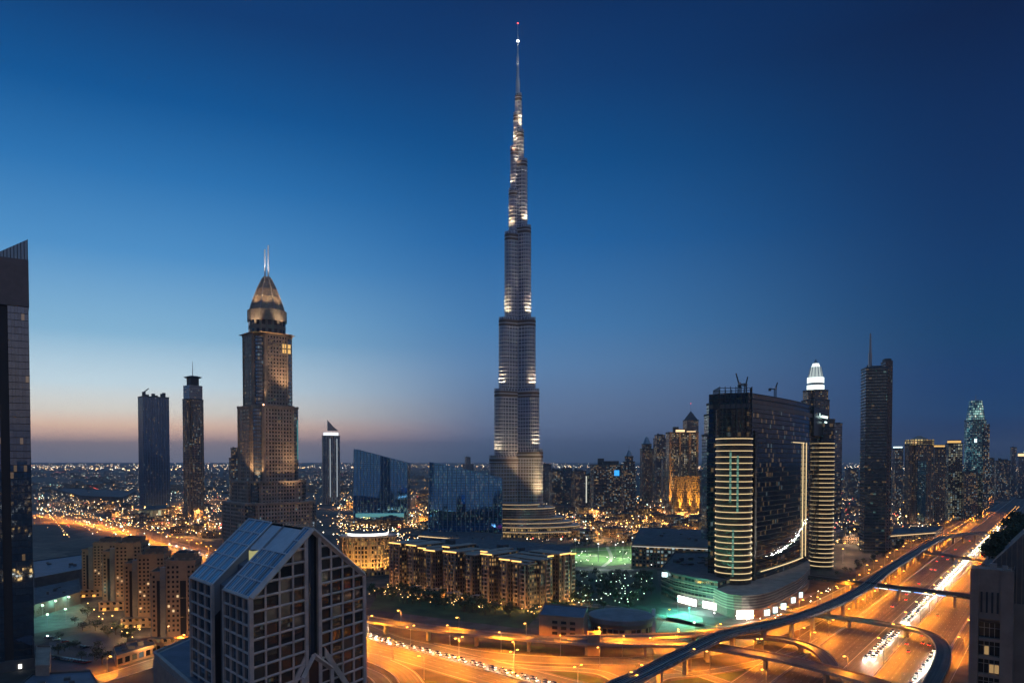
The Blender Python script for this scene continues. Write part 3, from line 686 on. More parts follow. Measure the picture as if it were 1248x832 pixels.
core = circ(9.5, 12); cz = bz(232); fb1.prism(core, 0, cz, 0, 1); fb1.prism(circ(6.0, 12), cz, bz(150), 0, 1)
for y in (297, 640): pass
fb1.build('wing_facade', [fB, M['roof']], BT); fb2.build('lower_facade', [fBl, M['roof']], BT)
fins.build('steel_fins', mat('fin_steel', (.6, .63, .68), .38, .5), BT); lbands.build('floor_ledges', mat('ledge_steel', (.56, .58, .61), .45, .3), BT); dk.build('plant_floors', mat('plant_floor', (.13, .1, .085), .6, .3), BT)
b = MB(); b.lathe([(5.2, bz(150)), (4.9, bz(128)), (3.4, bz(117)), (3.2, bz(100)), (2.2, bz(92)), (1.9, bz(70)), (1.1, bz(64)), (.9, bz(45)), (.5, bz(44)), (.3, bz(29))], 14); b.build('spire', M['steel'], BT)
b = MB(); b.lathe([(.1, bz(52)), (2.0, bz(51)), (2.0, bz(49.5)), (.1, bz(48.5))], 10); b.build('beacon_light', emit('beacon_white', (.85, .93, 1), 8), BT)
b = MB(); b.lathe([(.1, bz(29.5)), (1.2, bz(29)), (1.2, bz(28.3)), (.1, bz(27.8))], 8); b.build('beacon_light', M['e_red'], BT)
for ang, ts in wings.items():
    if abs(cos(ang)) < .3: continue
    for i, (y, reach, rad) in enumerate(ts[:-1]):
        z1 = bz(y); k = abs(cos(ang)); r2 = ts[i + 1][1] * pxm; rm = (r2 + 4.0) / k
        tc_ = max(1.0, (r2 - ts[i + 1][2]) / k); ra_ = ts[i + 1][2]; tw = -pi / 2 if ang > pi else -pi / 2
        back = (ang + pi) % (2 * pi) - pi; dl = -pi / 2 - back
        if dl < -pi: dl += 2 * pi
        for f_ in (.12, .5, .85):
            a_ = back + dl * f_; px_, py_ = tc_ * cos(ang) + (ra_ + 3.4) * cos(a_), tc_ * sin(ang) + (ra_ + 3.4) * sin(a_)
            light(BT, (px_, py_, z1 + 2.0), (190000 if i < 4 else 85000), (1, .76, .5), .5, 'SPOT', (-.05 * cos(a_), -.05 * sin(a_), 1), R(46), 1.0, 'uplight')
for s, yy in ((4, 118), (-4, 141), (5, 163), (-6, 190), (0, 205)): light(BT, (s, -13, bz(yy)), 42000, (1, .78, .52), .5, 'SPOT', (0, .22, 1), R(60), .6, 'uplight')
for x in (-38, -14, 10, 34): light(BT, (x, -58 if abs(x) > 20 else -38, 42), 700000, (1, .66, .34), 1.5, 'SPOT', (0, .35, 1), R(75), .6, 'uplight')
for s, yy in ((-1.2, 86), (1.2, 62)): light(BT, (s, -8, bz(yy)), 60000, (1, .9, .8), .5, 'SPOT', (0, .3, 1), R(60), .6, 'uplight')
# terraced base
for i, (rx, ry, cx_, h0, h1) in enumerate(((92, 70, 22, 0, 9), (84, 62, 17, 9, 16), (76, 56, 12, 16, 22), (66, 50, 8, 22, 28), (56, 44, 4, 28, 44), (44, 38, 0, 44, 50))):
    o = [(cx_ + x * rx, y * ry) for x, y in circ(1, 48)]; b = MB(); b.prism(o, h0, h1 - .8, 0, 1); b.build('terrace', [FA['goldlow'] if i < 2 else fBl, M['roof']], BT)
    b = MB(); b.prism(grow(o, .8), h1 - .8, h1, 0, bottom=True); b.build('terrace_rim', M['stone'], BT)
    b = MB(); b.sweep([(p[0], p[1], h1 - 1.0) for p in grow(o, .35) + [grow(o, .35)[0]]], [(-.25, -.15), (.25, -.15), (.25, .12), (-.25, .12)]); b.build('terrace_light', M['e_warm'] if i not in (3,) else M['e_gold'], BT)
b = MB(); o = [(60, -40), (100, -62), (118, -52), (96, -20), (70, -16)]; b.prism(o, 0, 11, 0, 1); b.build('entrance_wing', [FA['goldlow'], M['roof']], BT)

# ------------------------------------------------------------------ stone tower with the lit dome
D = 830.0; c0 = dp(327, HY, D); a0 = atan2(c0.x, D)
ST = root('stone_tower', (c0.x, D, 0), -a0 + R(24), 'stepped brown stone tower with a gold lit dome and twin masts, behind the gabled block', 'tower')
def sz(y): return dp(327, y, D).z
kk = D / F * cos(a0)
def cross(w, k=.6, c=.0):
    q = w / 2; i = q * k; return [(-i, -q), (i, -q), (i, -i - c), (i + c, -i), (q, -i), (q, i), (i + c, i), (i, i + c), (i, q), (-i, q), (-i, i + c), (-i - c, i), (-q, i), (-q, -i), (-i - c, -i), (-i, -i - c)]
def rw(px): return px * kk / 1.22        # true side of a rotated square spanning px in the photo
def tierblock(nm, wpx, z0, z1, k=.66, fm=None, cc_=3.0):
    w = rw(wpx); o = cross(w, k, cc_); b = MB(); b.prism(o, z0, z1, 0, 1); p = b.build(nm, [fm or FA['stonewin'], M['roof']], ST)
    b = MB(); b.prism(scale(o, 1 + 1.6 / w), z1 - 1.2, z1 + 1.1, 0, bottom=True); zz = z0 + 8
    while zz < z1 - 3: b.prism(scale(o, 1 + .8 / w), zz - .5, zz, 0, bottom=True); zz += 12
    b.build('cornice', M['brown'], p)
    b = MB()
    for s in (-1, 1):
        for t_ in (-1, 1):
            for q in ((s * w / 2 * (k - .06), t_ * w / 2), (s * w / 2, t_ * w / 2 * (k - .06))): b.box(q[0], q[1], z0, z1 + 1.6, 1.6, 1.6)
    for f in (-.35, -.12, .12, .35):
        for s in (-1, 1): b.box(f * w * k, s * w / 2, z0, z1 - 1.3, .8, .9); b.box(s * w / 2, f * w * k, z0, z1 - 1.3, .9, .8)
    b.build('piers', M['brown'], p)
    # dark glazed bays in the four re-entrant corners
    for s in (-1, 1):
        for t_ in (-1, 1): b = MB(); b.prism(circ(w * (.5 - k / 2) * .62, 14, s * w / 2 * (k + .06), t_ * w / 2 * (k + .06)), z0, z1 - 3); b.build('glass_bay', FA['stonebay'], p)
    return p
tierblock('podium', 112, 0, sz(611), .8); tierblock('lower_tier', 91, sz(611) + .01, sz(586), .76)
tierblock('main_shaft', 75, sz(586) + .01, sz(497), .68); tierblock('upper_shaft', 62, sz(497) + .01, sz(411), .62)
w = rw(66); b = MB(); b.prism(scale(cross(w, .75, 2), 1.0), sz(411) + 1.2, sz(409), 0, bottom=True, poly1=scale(cross(w, .75, 2), 1.06)); b.build('cornice_slab', M['brown'], ST)
R0 = 26 * kk * .93
b = MB(); b.prism(circ(R0 * .94, 16), sz(409), sz(393), 0, 1); b.build('drum', [facade('drum_facade', (.26, .2, .15), (.05, .05, .06), 6.5, 14, .45, .3, .0), M['roof']], ST)
b = MB(); b.lathe([(R0 * .94, sz(393)), (R0, sz(393)), (R0, sz(380)), (R0 * .93, sz(379.5))], 24); b.build('drum_band', mat('lit_stone', (.34, .26, .19), .7, noise=.2), ST)
prof = [(.91, 380), (.80, 372), (.65, 362.5), (.49, 353), (.34, 346), (.21, 339.8)]
b = MB(); b.lathe([(R0 * f, sz(y)) for f, y in prof], 16); b.build('dome', mat('dome_copper', (.33, .25, .18), .6, .1, noise=.3, nscale=.4), ST)
b = MB()
for i in range(8):
    t_ = 2 * pi * i / 8
    for (f0, y0), (f1, y1) in zip(prof, prof[1:]): b.bar((R0 * (f0 + .02) * cos(t_), R0 * (f0 + .02) * sin(t_), sz(y0)), (R0 * (f1 + .02) * cos(t_), R0 * (f1 + .02) * sin(t_), sz(y1)), 1.1)
for f0, y0 in prof: b.lathe([(R0 * f0 + .1, sz(y0) - .3), (R0 * f0 + .5, sz(y0)), (R0 * f0 + .1, sz(y0) + .3)], 16)
b.build('dome_ribs', M['stone'], ST)
b = MB(); b.lathe([(R0 * .21, sz(339.8)), (R0 * .21, sz(338))], 12); b.build('dome_cap', M['brown'], ST)
for s, yt in ((-1, 304), (1, 299)):
    ca_ = cos(-(R(24) - a0)); b = MB(); px_ = s * 1.9; b.tube((px_ * cos(R(24) - a0), -px_ * sin(R(24) - a0), sz(340)), (px_ * cos(R(24) - a0), -px_ * sin(R(24) - a0), sz(yt)), 1.0, .7, 8); b.build('mast', M['white'], ST)
def stl(x, y, z, p, aim, cone=70, col=(1, .66, .34)):
    """lamp given in view-aligned metres from the tower axis"""
    q = -(R(24) - a0) + 0; v = Vector((x, y, 0)); v = Vector((v.x * cos(-R(24)) - v.y * sin(-R(24)), v.x * sin(-R(24)) + v.y * cos(-R(24)), z)); e = Vector((aim[0] * cos(-R(24)) - aim[1] * sin(-R(24)), aim[0] * sin(-R(24)) + aim[1] * cos(-R(24)), aim[2]))
    light(ST, v, p, col, .5, 'SPOT', e, R(cone), .6, 'uplight')
for x in (-4, 22): stl(x, -32, sz(496), 120000, (0, .14, 1), 64)
for x in (-15, 16): stl(x, -26, sz(407), 30000, (0, .35, 1), 70, (1, .76, .5))
for x, y in ((-18, -18), (0, -26), (18, -18), (25, -4), (-25, -4)): stl(x * 1.05, y * 1.05, sz(380), 36000, (-x / 60, -y / 60, 1), 70, (1, .68, .36))
for s in (-1, 1): stl(s * 3, -5, sz(338), 20000, (0, .14, 1), 50, (.95, .95, 1))
for x in (-25, -12, 30): stl(x, -38, sz(586) + 2, 30000, (0, .3, 1), 80)
stl(26, -42, sz(608), 40000, (0, .2, 1), 80)
b = MB()
rot_ = R(24)
for i in (0, 1):
    for j in (0, 1): b.box(9.5 + i * 5.2, -rw(62) / 2 - .25, sz(432) + j * 5.6, sz(432) + j * 5.6 + 4.4, 4.2, .3)
b.build('lit_window', M['e_gold'], ST)
b = MB(); b.box(rw(75) / 2 * .84, -rw(75) / 2 * .84 - 3.5, sz(560), sz(512), 1.0, 1.0); b.build('light_strip', emit('dim_teal', (.1, .5, .55), .35, False), ST)

# ------------------------------------------------------------------ gabled office block in the foreground (plan axes are not square)
A_ = dp(305, 729.5, 280); B_ = dp(443, 699.5, 340); C_ = dp(233, 703, 332)
ze = A_.z; A2 = Vector((A_.x, A_.y)); E1 = Vector((B_.x, B_.y)) - A2; E2 = Vector((C_.x, C_.y)) - A2
DT = root('gabled_block', (A2.x, A2.y, 0), 0, 'pale gridded office block with a steep blue glass gable roof, nearest building at lower left', 'office block')
N1 = Vector((E1.y, -E1.x)).normalized(); N2 = Vector((-E2.y, E2.x)).normalized()
if N1.dot(E2) > 0: N1 = -N1
if N2.dot(E1) > 0: N2 = -N2
zr = ze + 23.5
def P(u, v, z, o1=0.0, o2=0.0):
    """u along the gable front, v along the eaves side, 0..1; o1/o2 stand out from front/side"""
    p = E1 * u + E2 * v + N1 * o1 + N2 * o2; return (p.x, p.y, z)
def roofz(u): return ze + (zr - ze) * (1 - abs(u - .5) / .5)
gmir = mat('pane_glass', (.13, .105, .1), .04, .8); gside = mat('pane_glass_side', (.22, .27, .33), .05, .85); groof = mat('roof_glass', (.3, .4, .48), .1, .8)
frame = mat('frame_stone', (.5, .41, .36), .7, noise=.22, nscale=.12); framer = mat('roof_frame', (.5, .52, .56), .6)
random.seed(44); GM = [gmir] * 5 + [mat('pane_glass_bronze', (.19, .14, .11), .05, .8), mat('pane_glass_blind', (.1, .085, .075), .3, .4), mat('pane_glass_dark', (.07, .06, .06), .04, .8)] * 2 + [facade('pane_lit', (.05, .04, .03), (.1, .08, .07), 1.3, 1.8, .15, .3, .35, es=.22, clump=0)]
# dark body, set just inside the frame grid
b = MB()
def body(u0, u1, v0, v1, zb=0, zoff=-.8):
    us = sorted(set([u0, u1] + ([.5] if u0 < .5 < u1 else [])))
    for a, c in zip(us, us[1:]):
        for v, od in ((v0, 0), (v1, 1)):
            q = [P(a, v, zb), P(c, v, zb), P(c, v, roofz(c) + zoff), P(a, v, roofz(a) + zoff)]; b.face(q if od == 0 else q[::-1])
        b.face([P(a, v0, roofz(a) + zoff), P(c, v0, roofz(c) + zoff), P(c, v1, roofz(c) + zoff), P(a, v1, roofz(a) + zoff)])
    for u, od in ((u0, 1), (u1, 0)):
        q = [P(u, v0, zb), P(u, v1, zb), P(u, v1, roofz(u) + zoff), P(u, v0, roofz(u) + zoff)]; b.face(q if od == 0 else q[::-1])
body(.015, .45, .015, .40); body(.55, .985, .015, .985); body(.015, .45, .60, .985); body(.45, .55, .05, .95, 0, -2.2); 
b.build('core_wall', M['darkmetal'], DT)
# recess between the two roof strips
b = MB()
b.face([P(.06, .40, 0), P(.06, .60, 0), P(.06, .60, roofz(.06) - 3), P(.06, .40, roofz(.06) - 3)])
q = [(.06, roofz(.06) - 3), (.20, roofz(.14) - 2), (.205, roofz(.14) + .5), (.45, roofz(.45) - 7.5)]
for (u0, z0), (u1, z1) in zip(q, q[1:]): b.face([P(u0, .40, z0), P(u1, .40, z1), P(u1, .60, z1), P(u0, .60, z0)])
b.build('roof_recess', M['roofblue'], DT)
b = MB(); b.face([P(.30, .10, roofz(.30) - .8), P(.30, .60, roofz(.30) - .8), P(.499, .60, roofz(.499) - .6), P(.499, .10, roofz(.499) - .6)])
b.face([P(.30, .10, roofz(.30) - 9), P(.30, .60, roofz(.30) - 9), P(.30, .60, roofz(.30) - .8), P(.30, .10, roofz(.30) - .8)])
b.build('upper_roof_panel', mat('roof_panel', (.5, .52, .55), .6, noise=.08), DT)
pz = roofz(.23); b = MB(); o = [P(.235, .42, 0)[:2], P(.285, .42, 0)[:2], P(.285, .48, 0)[:2], P(.235, .48, 0)[:2]]; b.prism(o, pz - 8, pz + 3.0, 0, 1); b.build('lift_housing', [emit('lit_housing', (.85, .8, .35), .45), M['roof']], DT)
# frame bars and panes on the gable front
RH = 5.35; cols = [0, .11, .22, .33, .44]; colsR = [.56, .67, .78, .89, 1.0]
fr = MB(); panes = []
def fbar(p, q, w=.75, mb=None): (mb or fr).bar(p, q, w)
rows_ = [ze - RH * i for i in range(0, 13)]
for cs in (cols, colsR):
    for u in cs: fbar(P(u, 0, 0, .1), P(u, 0, roofz(u), .1), 1.6 if u in (0, .44, .56, 1.0) else .8)
    for z in [ze + RH * i for i in range(1, 5)] + rows_:
        if z < 2: continue
        lo, hi = cs[0], cs[-1]
        if z > ze:
            cut = .5 * (z - ze) / (zr - ze)
            if cs is cols: lo = max(lo, cut)
            else: hi = min(hi, 1 - cut)
        if hi - lo > .02: fbar(P(lo, 0, z, .1), P(hi, 0, z, .1), .8)
fbar(P(0, 0, ze, .12), P(.5, 0, zr, .12), 1.9); fbar(P(.5, 0, zr, .12), P(1, 0, ze, .12), 1.9)
nwin = 0
def pane(pts, m, tilt=True):
    global nwin
    b = MB(); b.face(pts); b.build('window', m, DT); nwin += 1
rest = MB()
for cs in (cols, colsR):
    for a, c in zip(cs, cs[1:]):
        for i in range(-5, 12):
            z0 = ze - RH * (i + 1); z1 = z0 + RH
            if z0 < 0: continue
            if i >= 0: pts = [P(a, 0, z0, -.25), P(c, 0, z0, -.25), P(c, 0, z1, -.25), P(a, 0, z1, -.25)]
            else:
                ra, rc_ = roofz(a), roofz(c)
                if max(ra, rc_) <= z0 + .3: continue
                pts = [P(a, 0, z0, -.25), P(c, 0, z0, -.25)]
                if ra < z0: uu = a + (c - a) * (z0 - ra) / (rc_ - ra); pts[0] = P(uu, 0, z0, -.25)
                if rc_ < z0: uu = c + (a - c) * (z0 - rc_) / (ra - rc_); pts[1] = P(uu, 0, z0, -.25)
                if rc_ >= z1: pts.append(P(c, 0, z1, -.25))
                elif rc_ > z0: pts.append(P(c, 0, rc_, -.25))
                if ra >= z1: 
                    if rc_ < z1: uu = a + (c - a) * (ra - z1) / (ra - rc_); pts.append(P(uu, 0, z1, -.25))
                    pts.append(P(a, 0, z1, -.25))
                elif ra > z0:
                    if rc_ > z1: uu = a + (c - a) * (z1 - ra) / (rc_ - ra); pts.append(P(uu, 0, z1, -.25))
                    pts.append(P(a, 0, ra, -.25))
            if len(pts) < 3: continue
            if i < 8: pane(pts, random.choice(GM))
            else: rest.face(pts)
# side facing the lower left street: two gridded bays with a dark groove between
for v0, v1, n in ((.0, .40, 4), (.60, 1.0, 3)):
    for j in range(n + 1): v = v0 + (v1 - v0) * j / n; fbar(P(0, v, 0, 0, .1), P(0, v, ze, 0, .1), 1.3 if j in (0, n) else .7)
    for z in rows_:
        if z > 2: fbar(P(0, v0, z, 0, .1), P(0, v1, z, 0, .1), .75); 
    for j in range(n):
        va, vb = v0 + (v1 - v0) * j / n, v0 + (v1 - v0) * (j + 1) / n
        for i in range(12):
            z0 = ze - RH * (i + 1)
            if z0 > 0: rest.face([P(0, vb, z0, 0, -.25), P(0, va, z0, 0, -.25), P(0, va, z0 + RH, 0, -.25), P(0, vb, z0 + RH, 0, -.25)], 1)
for u in (.0, 1.0):
    pass
fbar(P(0, 0, ze, .1, .1), P(0, .40, ze, 0, .2), 1.1); fbar(P(0, .6, ze, 0, .2), P(0, 1, ze, 0, .2), 1.1)
o_ = rest.build('more_windows', [gmir, gside], DT); tag(o_, kind='stuff')
fr.build('frame_grid', frame, DT)
b = MB(); b.face([P(.45, 0, 0, -1.6), P(.55, 0, 0, -1.6), P(.55, 0, zr - 2, -1.6), P(.5, 0, zr - .5, -1.6), P(.45, 0, zr - 2, -1.6)]); b.build('centre_groove_glass', mat('groove_glass', (.12, .16, .22), .08, .8), DT)
# roof strips: glass between pale frames
rf = MB(); rg = MB(); us = [0, .10, .20, .30, .40, .5]
for v0, v1, n in ((.0, .10, 1), (.10, .40, 3), (.60, 1.0, 3), ):
    umax = .5 if (v0 == 0 or v0 >= .6) else .30
    for j in range(n + 1):
        v = v0 + (v1 - v0) * j / n; rf.bar(P(0, v, ze + .5), P(umax, v, roofz(umax) + .5), .6)
    for u in us:
        if u <= umax: rf.bar(P(u, v0, roofz(u) + .5), P(u, v1, roofz(u) + .5), .5)
    rg.face([P(0, v0, ze + .25), P(umax, v0, roofz(umax) + .25), P(umax, v1, roofz(umax) + .25), P(0, v1, ze + .25)])
for v0, v1, n in ((.0, .10, 1), (.10, .40, 3), (.60, 1.0, 3)):
    umax = .5 if (v0 == 0 or v0 >= .6) else .30
    for j in range(n):
        for f_ in (1 / 3, 2 / 3): v = v0 + (v1 - v0) * (j + f_) / n; rf.bar(P(0, v, ze + .4), P(umax, v, roofz(umax) + .4), .16)
rg.face([P(1, 0, ze + .25), P(1, 1, ze + .25), P(.5, 1, zr + .25), P(.5, 0, zr + .25)])
b = MB()
for v in (.40, .60): b.face([P(.0, v, ze - 14), P(.5, v, zr - 14), P(.5, v, zr + .6), P(.0, v, ze + .6)])
b.build('recess_wall', mat('recess_cladding', (.3, .31, .33), .7), DT)
rg.build('roof_glass', groof, DT); rf.build('roof_frame', framer, DT)
# splayed legs round the pointed arch low on the gable front
b = MB(); za = ze - RH * 5.7
for u0, z0, u1, z1 in ((.44, za + 3, .10, za - 26), (.60, za + 3, .94, za - 26)): b.sweep([P(u0, 0, z0, .35), P(u1, 0, z1, .35)], [(-.1, -4.2), (.5, -4.2), (.5, 0), (-.1, 0)])
for p, q in (((.40, za - 34), (.40, za - 7)), ((.40, za - 7), (.50, za + 1)), ((.50, za + 1), (.66, za - 7)), ((.66, za - 7), (.66, za - 34))): b.bar(P(p[0], 0, p[1], .6), P(q[0], 0, q[1], .6), 1.7)
b.build('arch_frame', frame, DT)
b = MB(); b.face([P(.40, 0, 0, .3), P(.66, 0, 0, .3), P(.66, 0, za - 7, .3), P(.50, 0, za + 1, .3), P(.40, 0, za - 7, .3)]); b.build('arch_glass', mat('arch_dark_glass', (.05, .04, .04), .15, .5), DT)
# podium at its left foot
pa = [gp(x, y, 22) for x, y in ((188, 796), (235, 776), (300, 800), (282, 818), (240, 842))]
PD = root('podium_hall', (pa[0].x, pa[0].y, 0), 0, 'low flat podium hall with ribbed walls at the left foot of the gabled block', 'hall'); o = Vector((pa[0].x, pa[0].y, 0))
pl = [(q.x, q.y) for q in pa]; b = MB(); b.prism(pl, 0, 22); b.build('wall', M['stone'], PD, o)
b = MB(); b.prism(grow(pl, -2.2), 22.02, 22.1); b.build('roof', M['roofblue'], PD, o)
b = MB(); n = len(pl)
for i in range(n):
    p, q = Vector(grow(pl, .3)[i]), Vector(grow(pl, .3)[(i + 1) % n]); k = max(2, int((q - p).length / 3.2)); a = atan2((q - p).y, (q - p).x)
    for j in range(k): s = p.lerp(q, (j + .5) / k); b.box(s.x, s.y, 0, 19.5, .8, .8, a)
b.build('wall_ribs', M['stone'], PD, o)
b = MB(); b.sweep([(q[0], q[1], 22) for q in pl + [pl[0]]], [(-.6, 0), (.6, 0), (.6, 1.2), (-.6, 1.2)]); b.build('parapet', M['stone'], PD, o)
# ------------------------------------------------------------------ dark glass tower at the left edge
D = 423.0; X1 = dp(38, HY, D).x; X0 = X1 - 62; a = atan2(X1, D)
LT = root('edge_tower', (X1, D, 0), -a * 1.03, 'dark mirrored glass tower at the left edge of the photo, with slanted crown fin', 'tower')
ez = lambda y: dp(36, y, D).z
eg = facade('edge_tower_glass', (.02, .02, .025), (.2, .26, .34), 1.6, 3.9, .05, .08, .012, es=.8, gr=.03, gm=.92, wob=.006, gvar=.3)
b = MB(); b.prism([(-10, 0), (0, 0), (0, 40), (-10, 40)], 6, ez(374)); b.prism([(-60, 0), (-14.2, 0), (-14.2, 40), (-60, 40)], 6, ez(374)); b.build('glass_wall', eg, LT)
b = MB(); b.prism([(-14.2, 1.6), (-10, 1.6), (-10, 38), (-14.2, 38)], 0, ez(374)); b.build('dark_groove', M['darkmetal'], LT)
b = MB(); b.prism([(-60, -.5), (.3, -.5), (.3, 40.5), (-60, 40.5)], ez(374) + .01, ez(317), 0, 1, bottom=True); b.build('crown_wall', [mat('crown_cladding', (.2, .15, .14), .6, .2, noise=.1), M['roof']], LT)
b = MB(); zb, z0, z1 = ez(317), ez(311), ez(292)
b.face([(-13, -.3, zb), (0, -.3, zb), (0, -.3, z1), (-13, -.3, z0)]); b.face([(0, .1, zb), (-13, .1, zb), (-13, .1, z0), (0, .1, z1)]); b.face([(0, -.3, z1), (0, .1, z1), (-13, .1, z0), (-13, -.3, z0)]); b.face([(0, -.3, zb), (0, .1, zb), (0, .1, z1), (0, -.3, z1)])
b.build('crown_fin', mat('fin_glass', (.25, .35, .42), .15, .5), LT)
b = MB()
for i in range(9): x = -13 + 13 * i / 8; b.bar((x, -.45, zb), (x, -.45, z0 + (z1 - z0) * i / 8), .22)
b.build('fin_ribs', M['darkmetal'], LT)
b = MB(); b.prism([(-61, -1), (1, -1), (1, 41), (-61, 41)], 0, 6.0, 0); b.build('plinth', M['concrete_dark'], LT)
b = MB(); b.box(-7, -1.3, 1.2, 3.6, 1.6, .3); b.box(-28, -1.3, 1.2, 3.6, 1.6, .3); b.build('entrance_light', M['e_white'], LT)

# ------------------------------------------------------------------ towers on the left
t_, w, h = tower('tower', 'dark blue slab tower with ragged unfinished top, left of the slim brown spired tower', 'tower', 169, 207, 484, 1750, facade('facade_slab_blue', (.1, .14, .2), (.18, .27, .4), 3, 3.8, .3, .2, .035, es=.8, gm=.7), ratio=.6, rot=18, ledge=0, piers=10, pierm=mat('pier_blue', (.14, .2, .29), .5, .3), top=None)
b = MB()
for x, y, hh in ((-.4, -.2, 11), (-.22, .1, 6), (-.05, -.2, 8), (.12, .1, 5), (.3, -.15, 9), (.42, .1, 12)): b.box(x * w, y * w * .6, h, h + hh, 6, 7)
b.build('unfinished_top', M['concrete_dark'], t_); b = MB(); b.bar((-.42 * w, 0, h + 8), (-.18 * w, 0, h + 20), 1.6); b.build('hoist', M['darkmetal'], t_)
t_, w, h = tower('tower', 'slim brown residential tower with canopy top and thin spire, right of the dark blue slab', 'tower', 221, 251, 487, 1500, FA['residential'], ratio=.9, rot=28, shape='cross', ledge=10.2, top=None, piers=6, pierm=M['brown'])
b = MB(); b.prism(rect(w * .78, w * .7), h, dp(236, 470, 1500).z); b.build('upper_block', FA['bluegrid'], t_)
zq = dp(236, 470, 1500).z; z2 = dp(236, 461, 1500).z; b = MB(); b.prism(rect(w * .5, w * .45), zq, z2); b.prism(rect(w * .6, w * .5), z2, z2 + 2.5, poly1=rect(w * .78, w * .7), bottom=True); b.prism(rect(w * .78, w * .7), z2 + 2.5, z2 + 5, poly1=rect(w * .3, w * .3)); b.build('canopy', M['darkmetal'], t_)
b = MB(); b.tube((0, 0, z2), (0, 0, dp(236, 440, 1500).z), .9, .3, 8); b.build('spire', M['metal'], t_)
tower('tower', 'small dark tower with lit top peeping out behind the left side of the stone tower', 'tower', 279, 294, 546, 1500, FA['resdark'], ratio=1, rot=12, tiers=((.86, 1), (1, .7)), ledge=12)
t_, w, h = tower('tower', 'silver tower with a sail shaped fin and white lit crown, alone on the horizon', 'tower', 390, 417, 531, 2000, facade('facade_sail', (.32, .33, .34), (.12, .15, .19), 5, 4, .5, .3, .16, es=.8, mixcool=.7), ratio=.8, rot=20, shape='ellipse', ledge=4, lw=.5, top=None, tiers=((1, 1),), piers=6, pierm=M['steel'])
b = MB(); b.prism([(x * w * .42, y * w * .34) for x, y in circ(1, 20)], h + .8, h + 9, 0, 1); b.build('crown', [emit('sail_crown', (.9, .95, 1), 1.3), M['roof']], t_)
for s in (-1, 1): b = MB(); b.bar((s * w * .2, -w * .41, 20), (s * w * .2, -w * .41, h - 8), 1.6); b.build('light_strip', emit('sail_strip', (.8, .92, 1), .45, False), t_)
zt = dp(403, 512, 2000).z; b = MB()
pr = [(-w * .2, h + 14), (w * .42, h + 14), (w * .1, h + 14 + (zt - h - 14) * .45), (-w * .2, zt)]
for y in (-2, 2): b.face([(p[0], y, p[1]) for p in (pr if y < 0 else pr[::-1])])
for p, q in zip(pr, pr[1:] + pr[:1]): b.face([(p[0], -2, p[1]), (p[0], 2, p[1]), (q[0], 2, q[1]), (q[0], -2, q[1])])
b.build('sail_fin', M['metal'], t_)

# ------------------------------------------------------------------ two blue glass blocks with raked roofs
def raked(label, x0, x1, yl, yr, D, depth, lit, ridge):
    c = dp(x0, HY, D); xr = dp(x1, HY, D).x; w = xr - c.x; zl, zr_ = dp(x0, yl, D).z, dp(x1, yr, D).z
    r = root('glass_block', (c.x, D, 0), 0, label, 'office block')
    gm_ = facade('raked_glass_' + ridge, (.02, .03, .04), (.11, .36, .72), 1.7, 4.0, .05, .16, lit, ca=(.95, .85, .6), cb=(.5, 1, .95), mixcool=.5, es=.34, gr=.05, gm=.92, clump=.9, gvar=.12)
    n = 16; front = []
    for i in range(n + 1):
        u = i / n; y = -3 * sin(pi * u) + 3 * u; front.append((w * u, y, zl + (zr_ - zl) * (u ** 1.12)))
    b = MB(); s = 0
    lean = lambda p, z: (p[0] + (1.6 * ((z / zl) - 1) if p[0] < 1 else 0), p[1] + depth * .10 * max(0, z / zl - .35), z)
    ns = 8
    for p, q in zip(front, front[1:]):
        L = math.hypot(q[0] - p[0], q[1] - p[1])
        for k in range(ns):
            z0p, z1p, z0q, z1q = p[2] * k / ns, p[2] * (k + 1) / ns, q[2] * k / ns, q[2] * (k + 1) / ns
            b.face([lean(p, z0p), lean(q, z0q), lean(q, z1q), lean(p, z1p)], 0, [(s, z0p), (s + L, z0q), (s + L, z1q), (s, z1p)])
        s += L
    b.build('glass_wall', gm_, r)
    b = MB(); bl, br = (front[0][0], depth), (front[-1][0], depth)
    T0, T1 = lean(front[0], zl), lean(front[-1], zr_)
    b.face([(0, depth, 0), (front[0][0] - 1.6, front[0][1], 0), T0, (bl[0], depth, zl)]); b.face([(front[-1][0], front[-1][1], 0), (br[0], depth, 0), (br[0], depth, zr_), T1]); b.face([(br[0], depth, 0), (0, depth, 0), (bl[0], depth, zl), (br[0], depth, zr_)])
    b.build('side_wall', FA['darkglass'], r)
    b = MB(); b.face([lean(p, p[2]) for p in front] + [(br[0], depth, zr_), (bl[0], depth, zl)]); b.build('roof', M['roofblue'], r)
    b = MB()
    for p in front:
        for k in range(ns): b.bar(Vector(lean(p, p[2] * k / ns)) + Vector((0, -.25, 0)), Vector(lean(p, p[2] * (k + 1) / ns)) + Vector((0, -.25, 0)), .75)
    for p, q in zip(front, front[1:]): b.bar(lean(p, p[2]), lean(q, q[2]), .9)
    b.build('mullions', mat('mullion_' + ridge, (.3, .38, .45), .45, .4), r)
    return r, w
r, w = raked('smaller dark blue glass block with raked roof and a teal lit band low down', 431, 496, 547, 564, 1400, 42, .07, 'a')
b = MB(); b.box(w * .5, -8.3, 12, 19, w * .9, .5, .03); b.build('lit_band', emit('teal_band', (.25, .75, .8), .35, False), r)
r, w = raked('larger dark blue glass block with raked roof, in front of the needle tower', 523, 612, 563, 583, 1130, 46, .12, 'b')

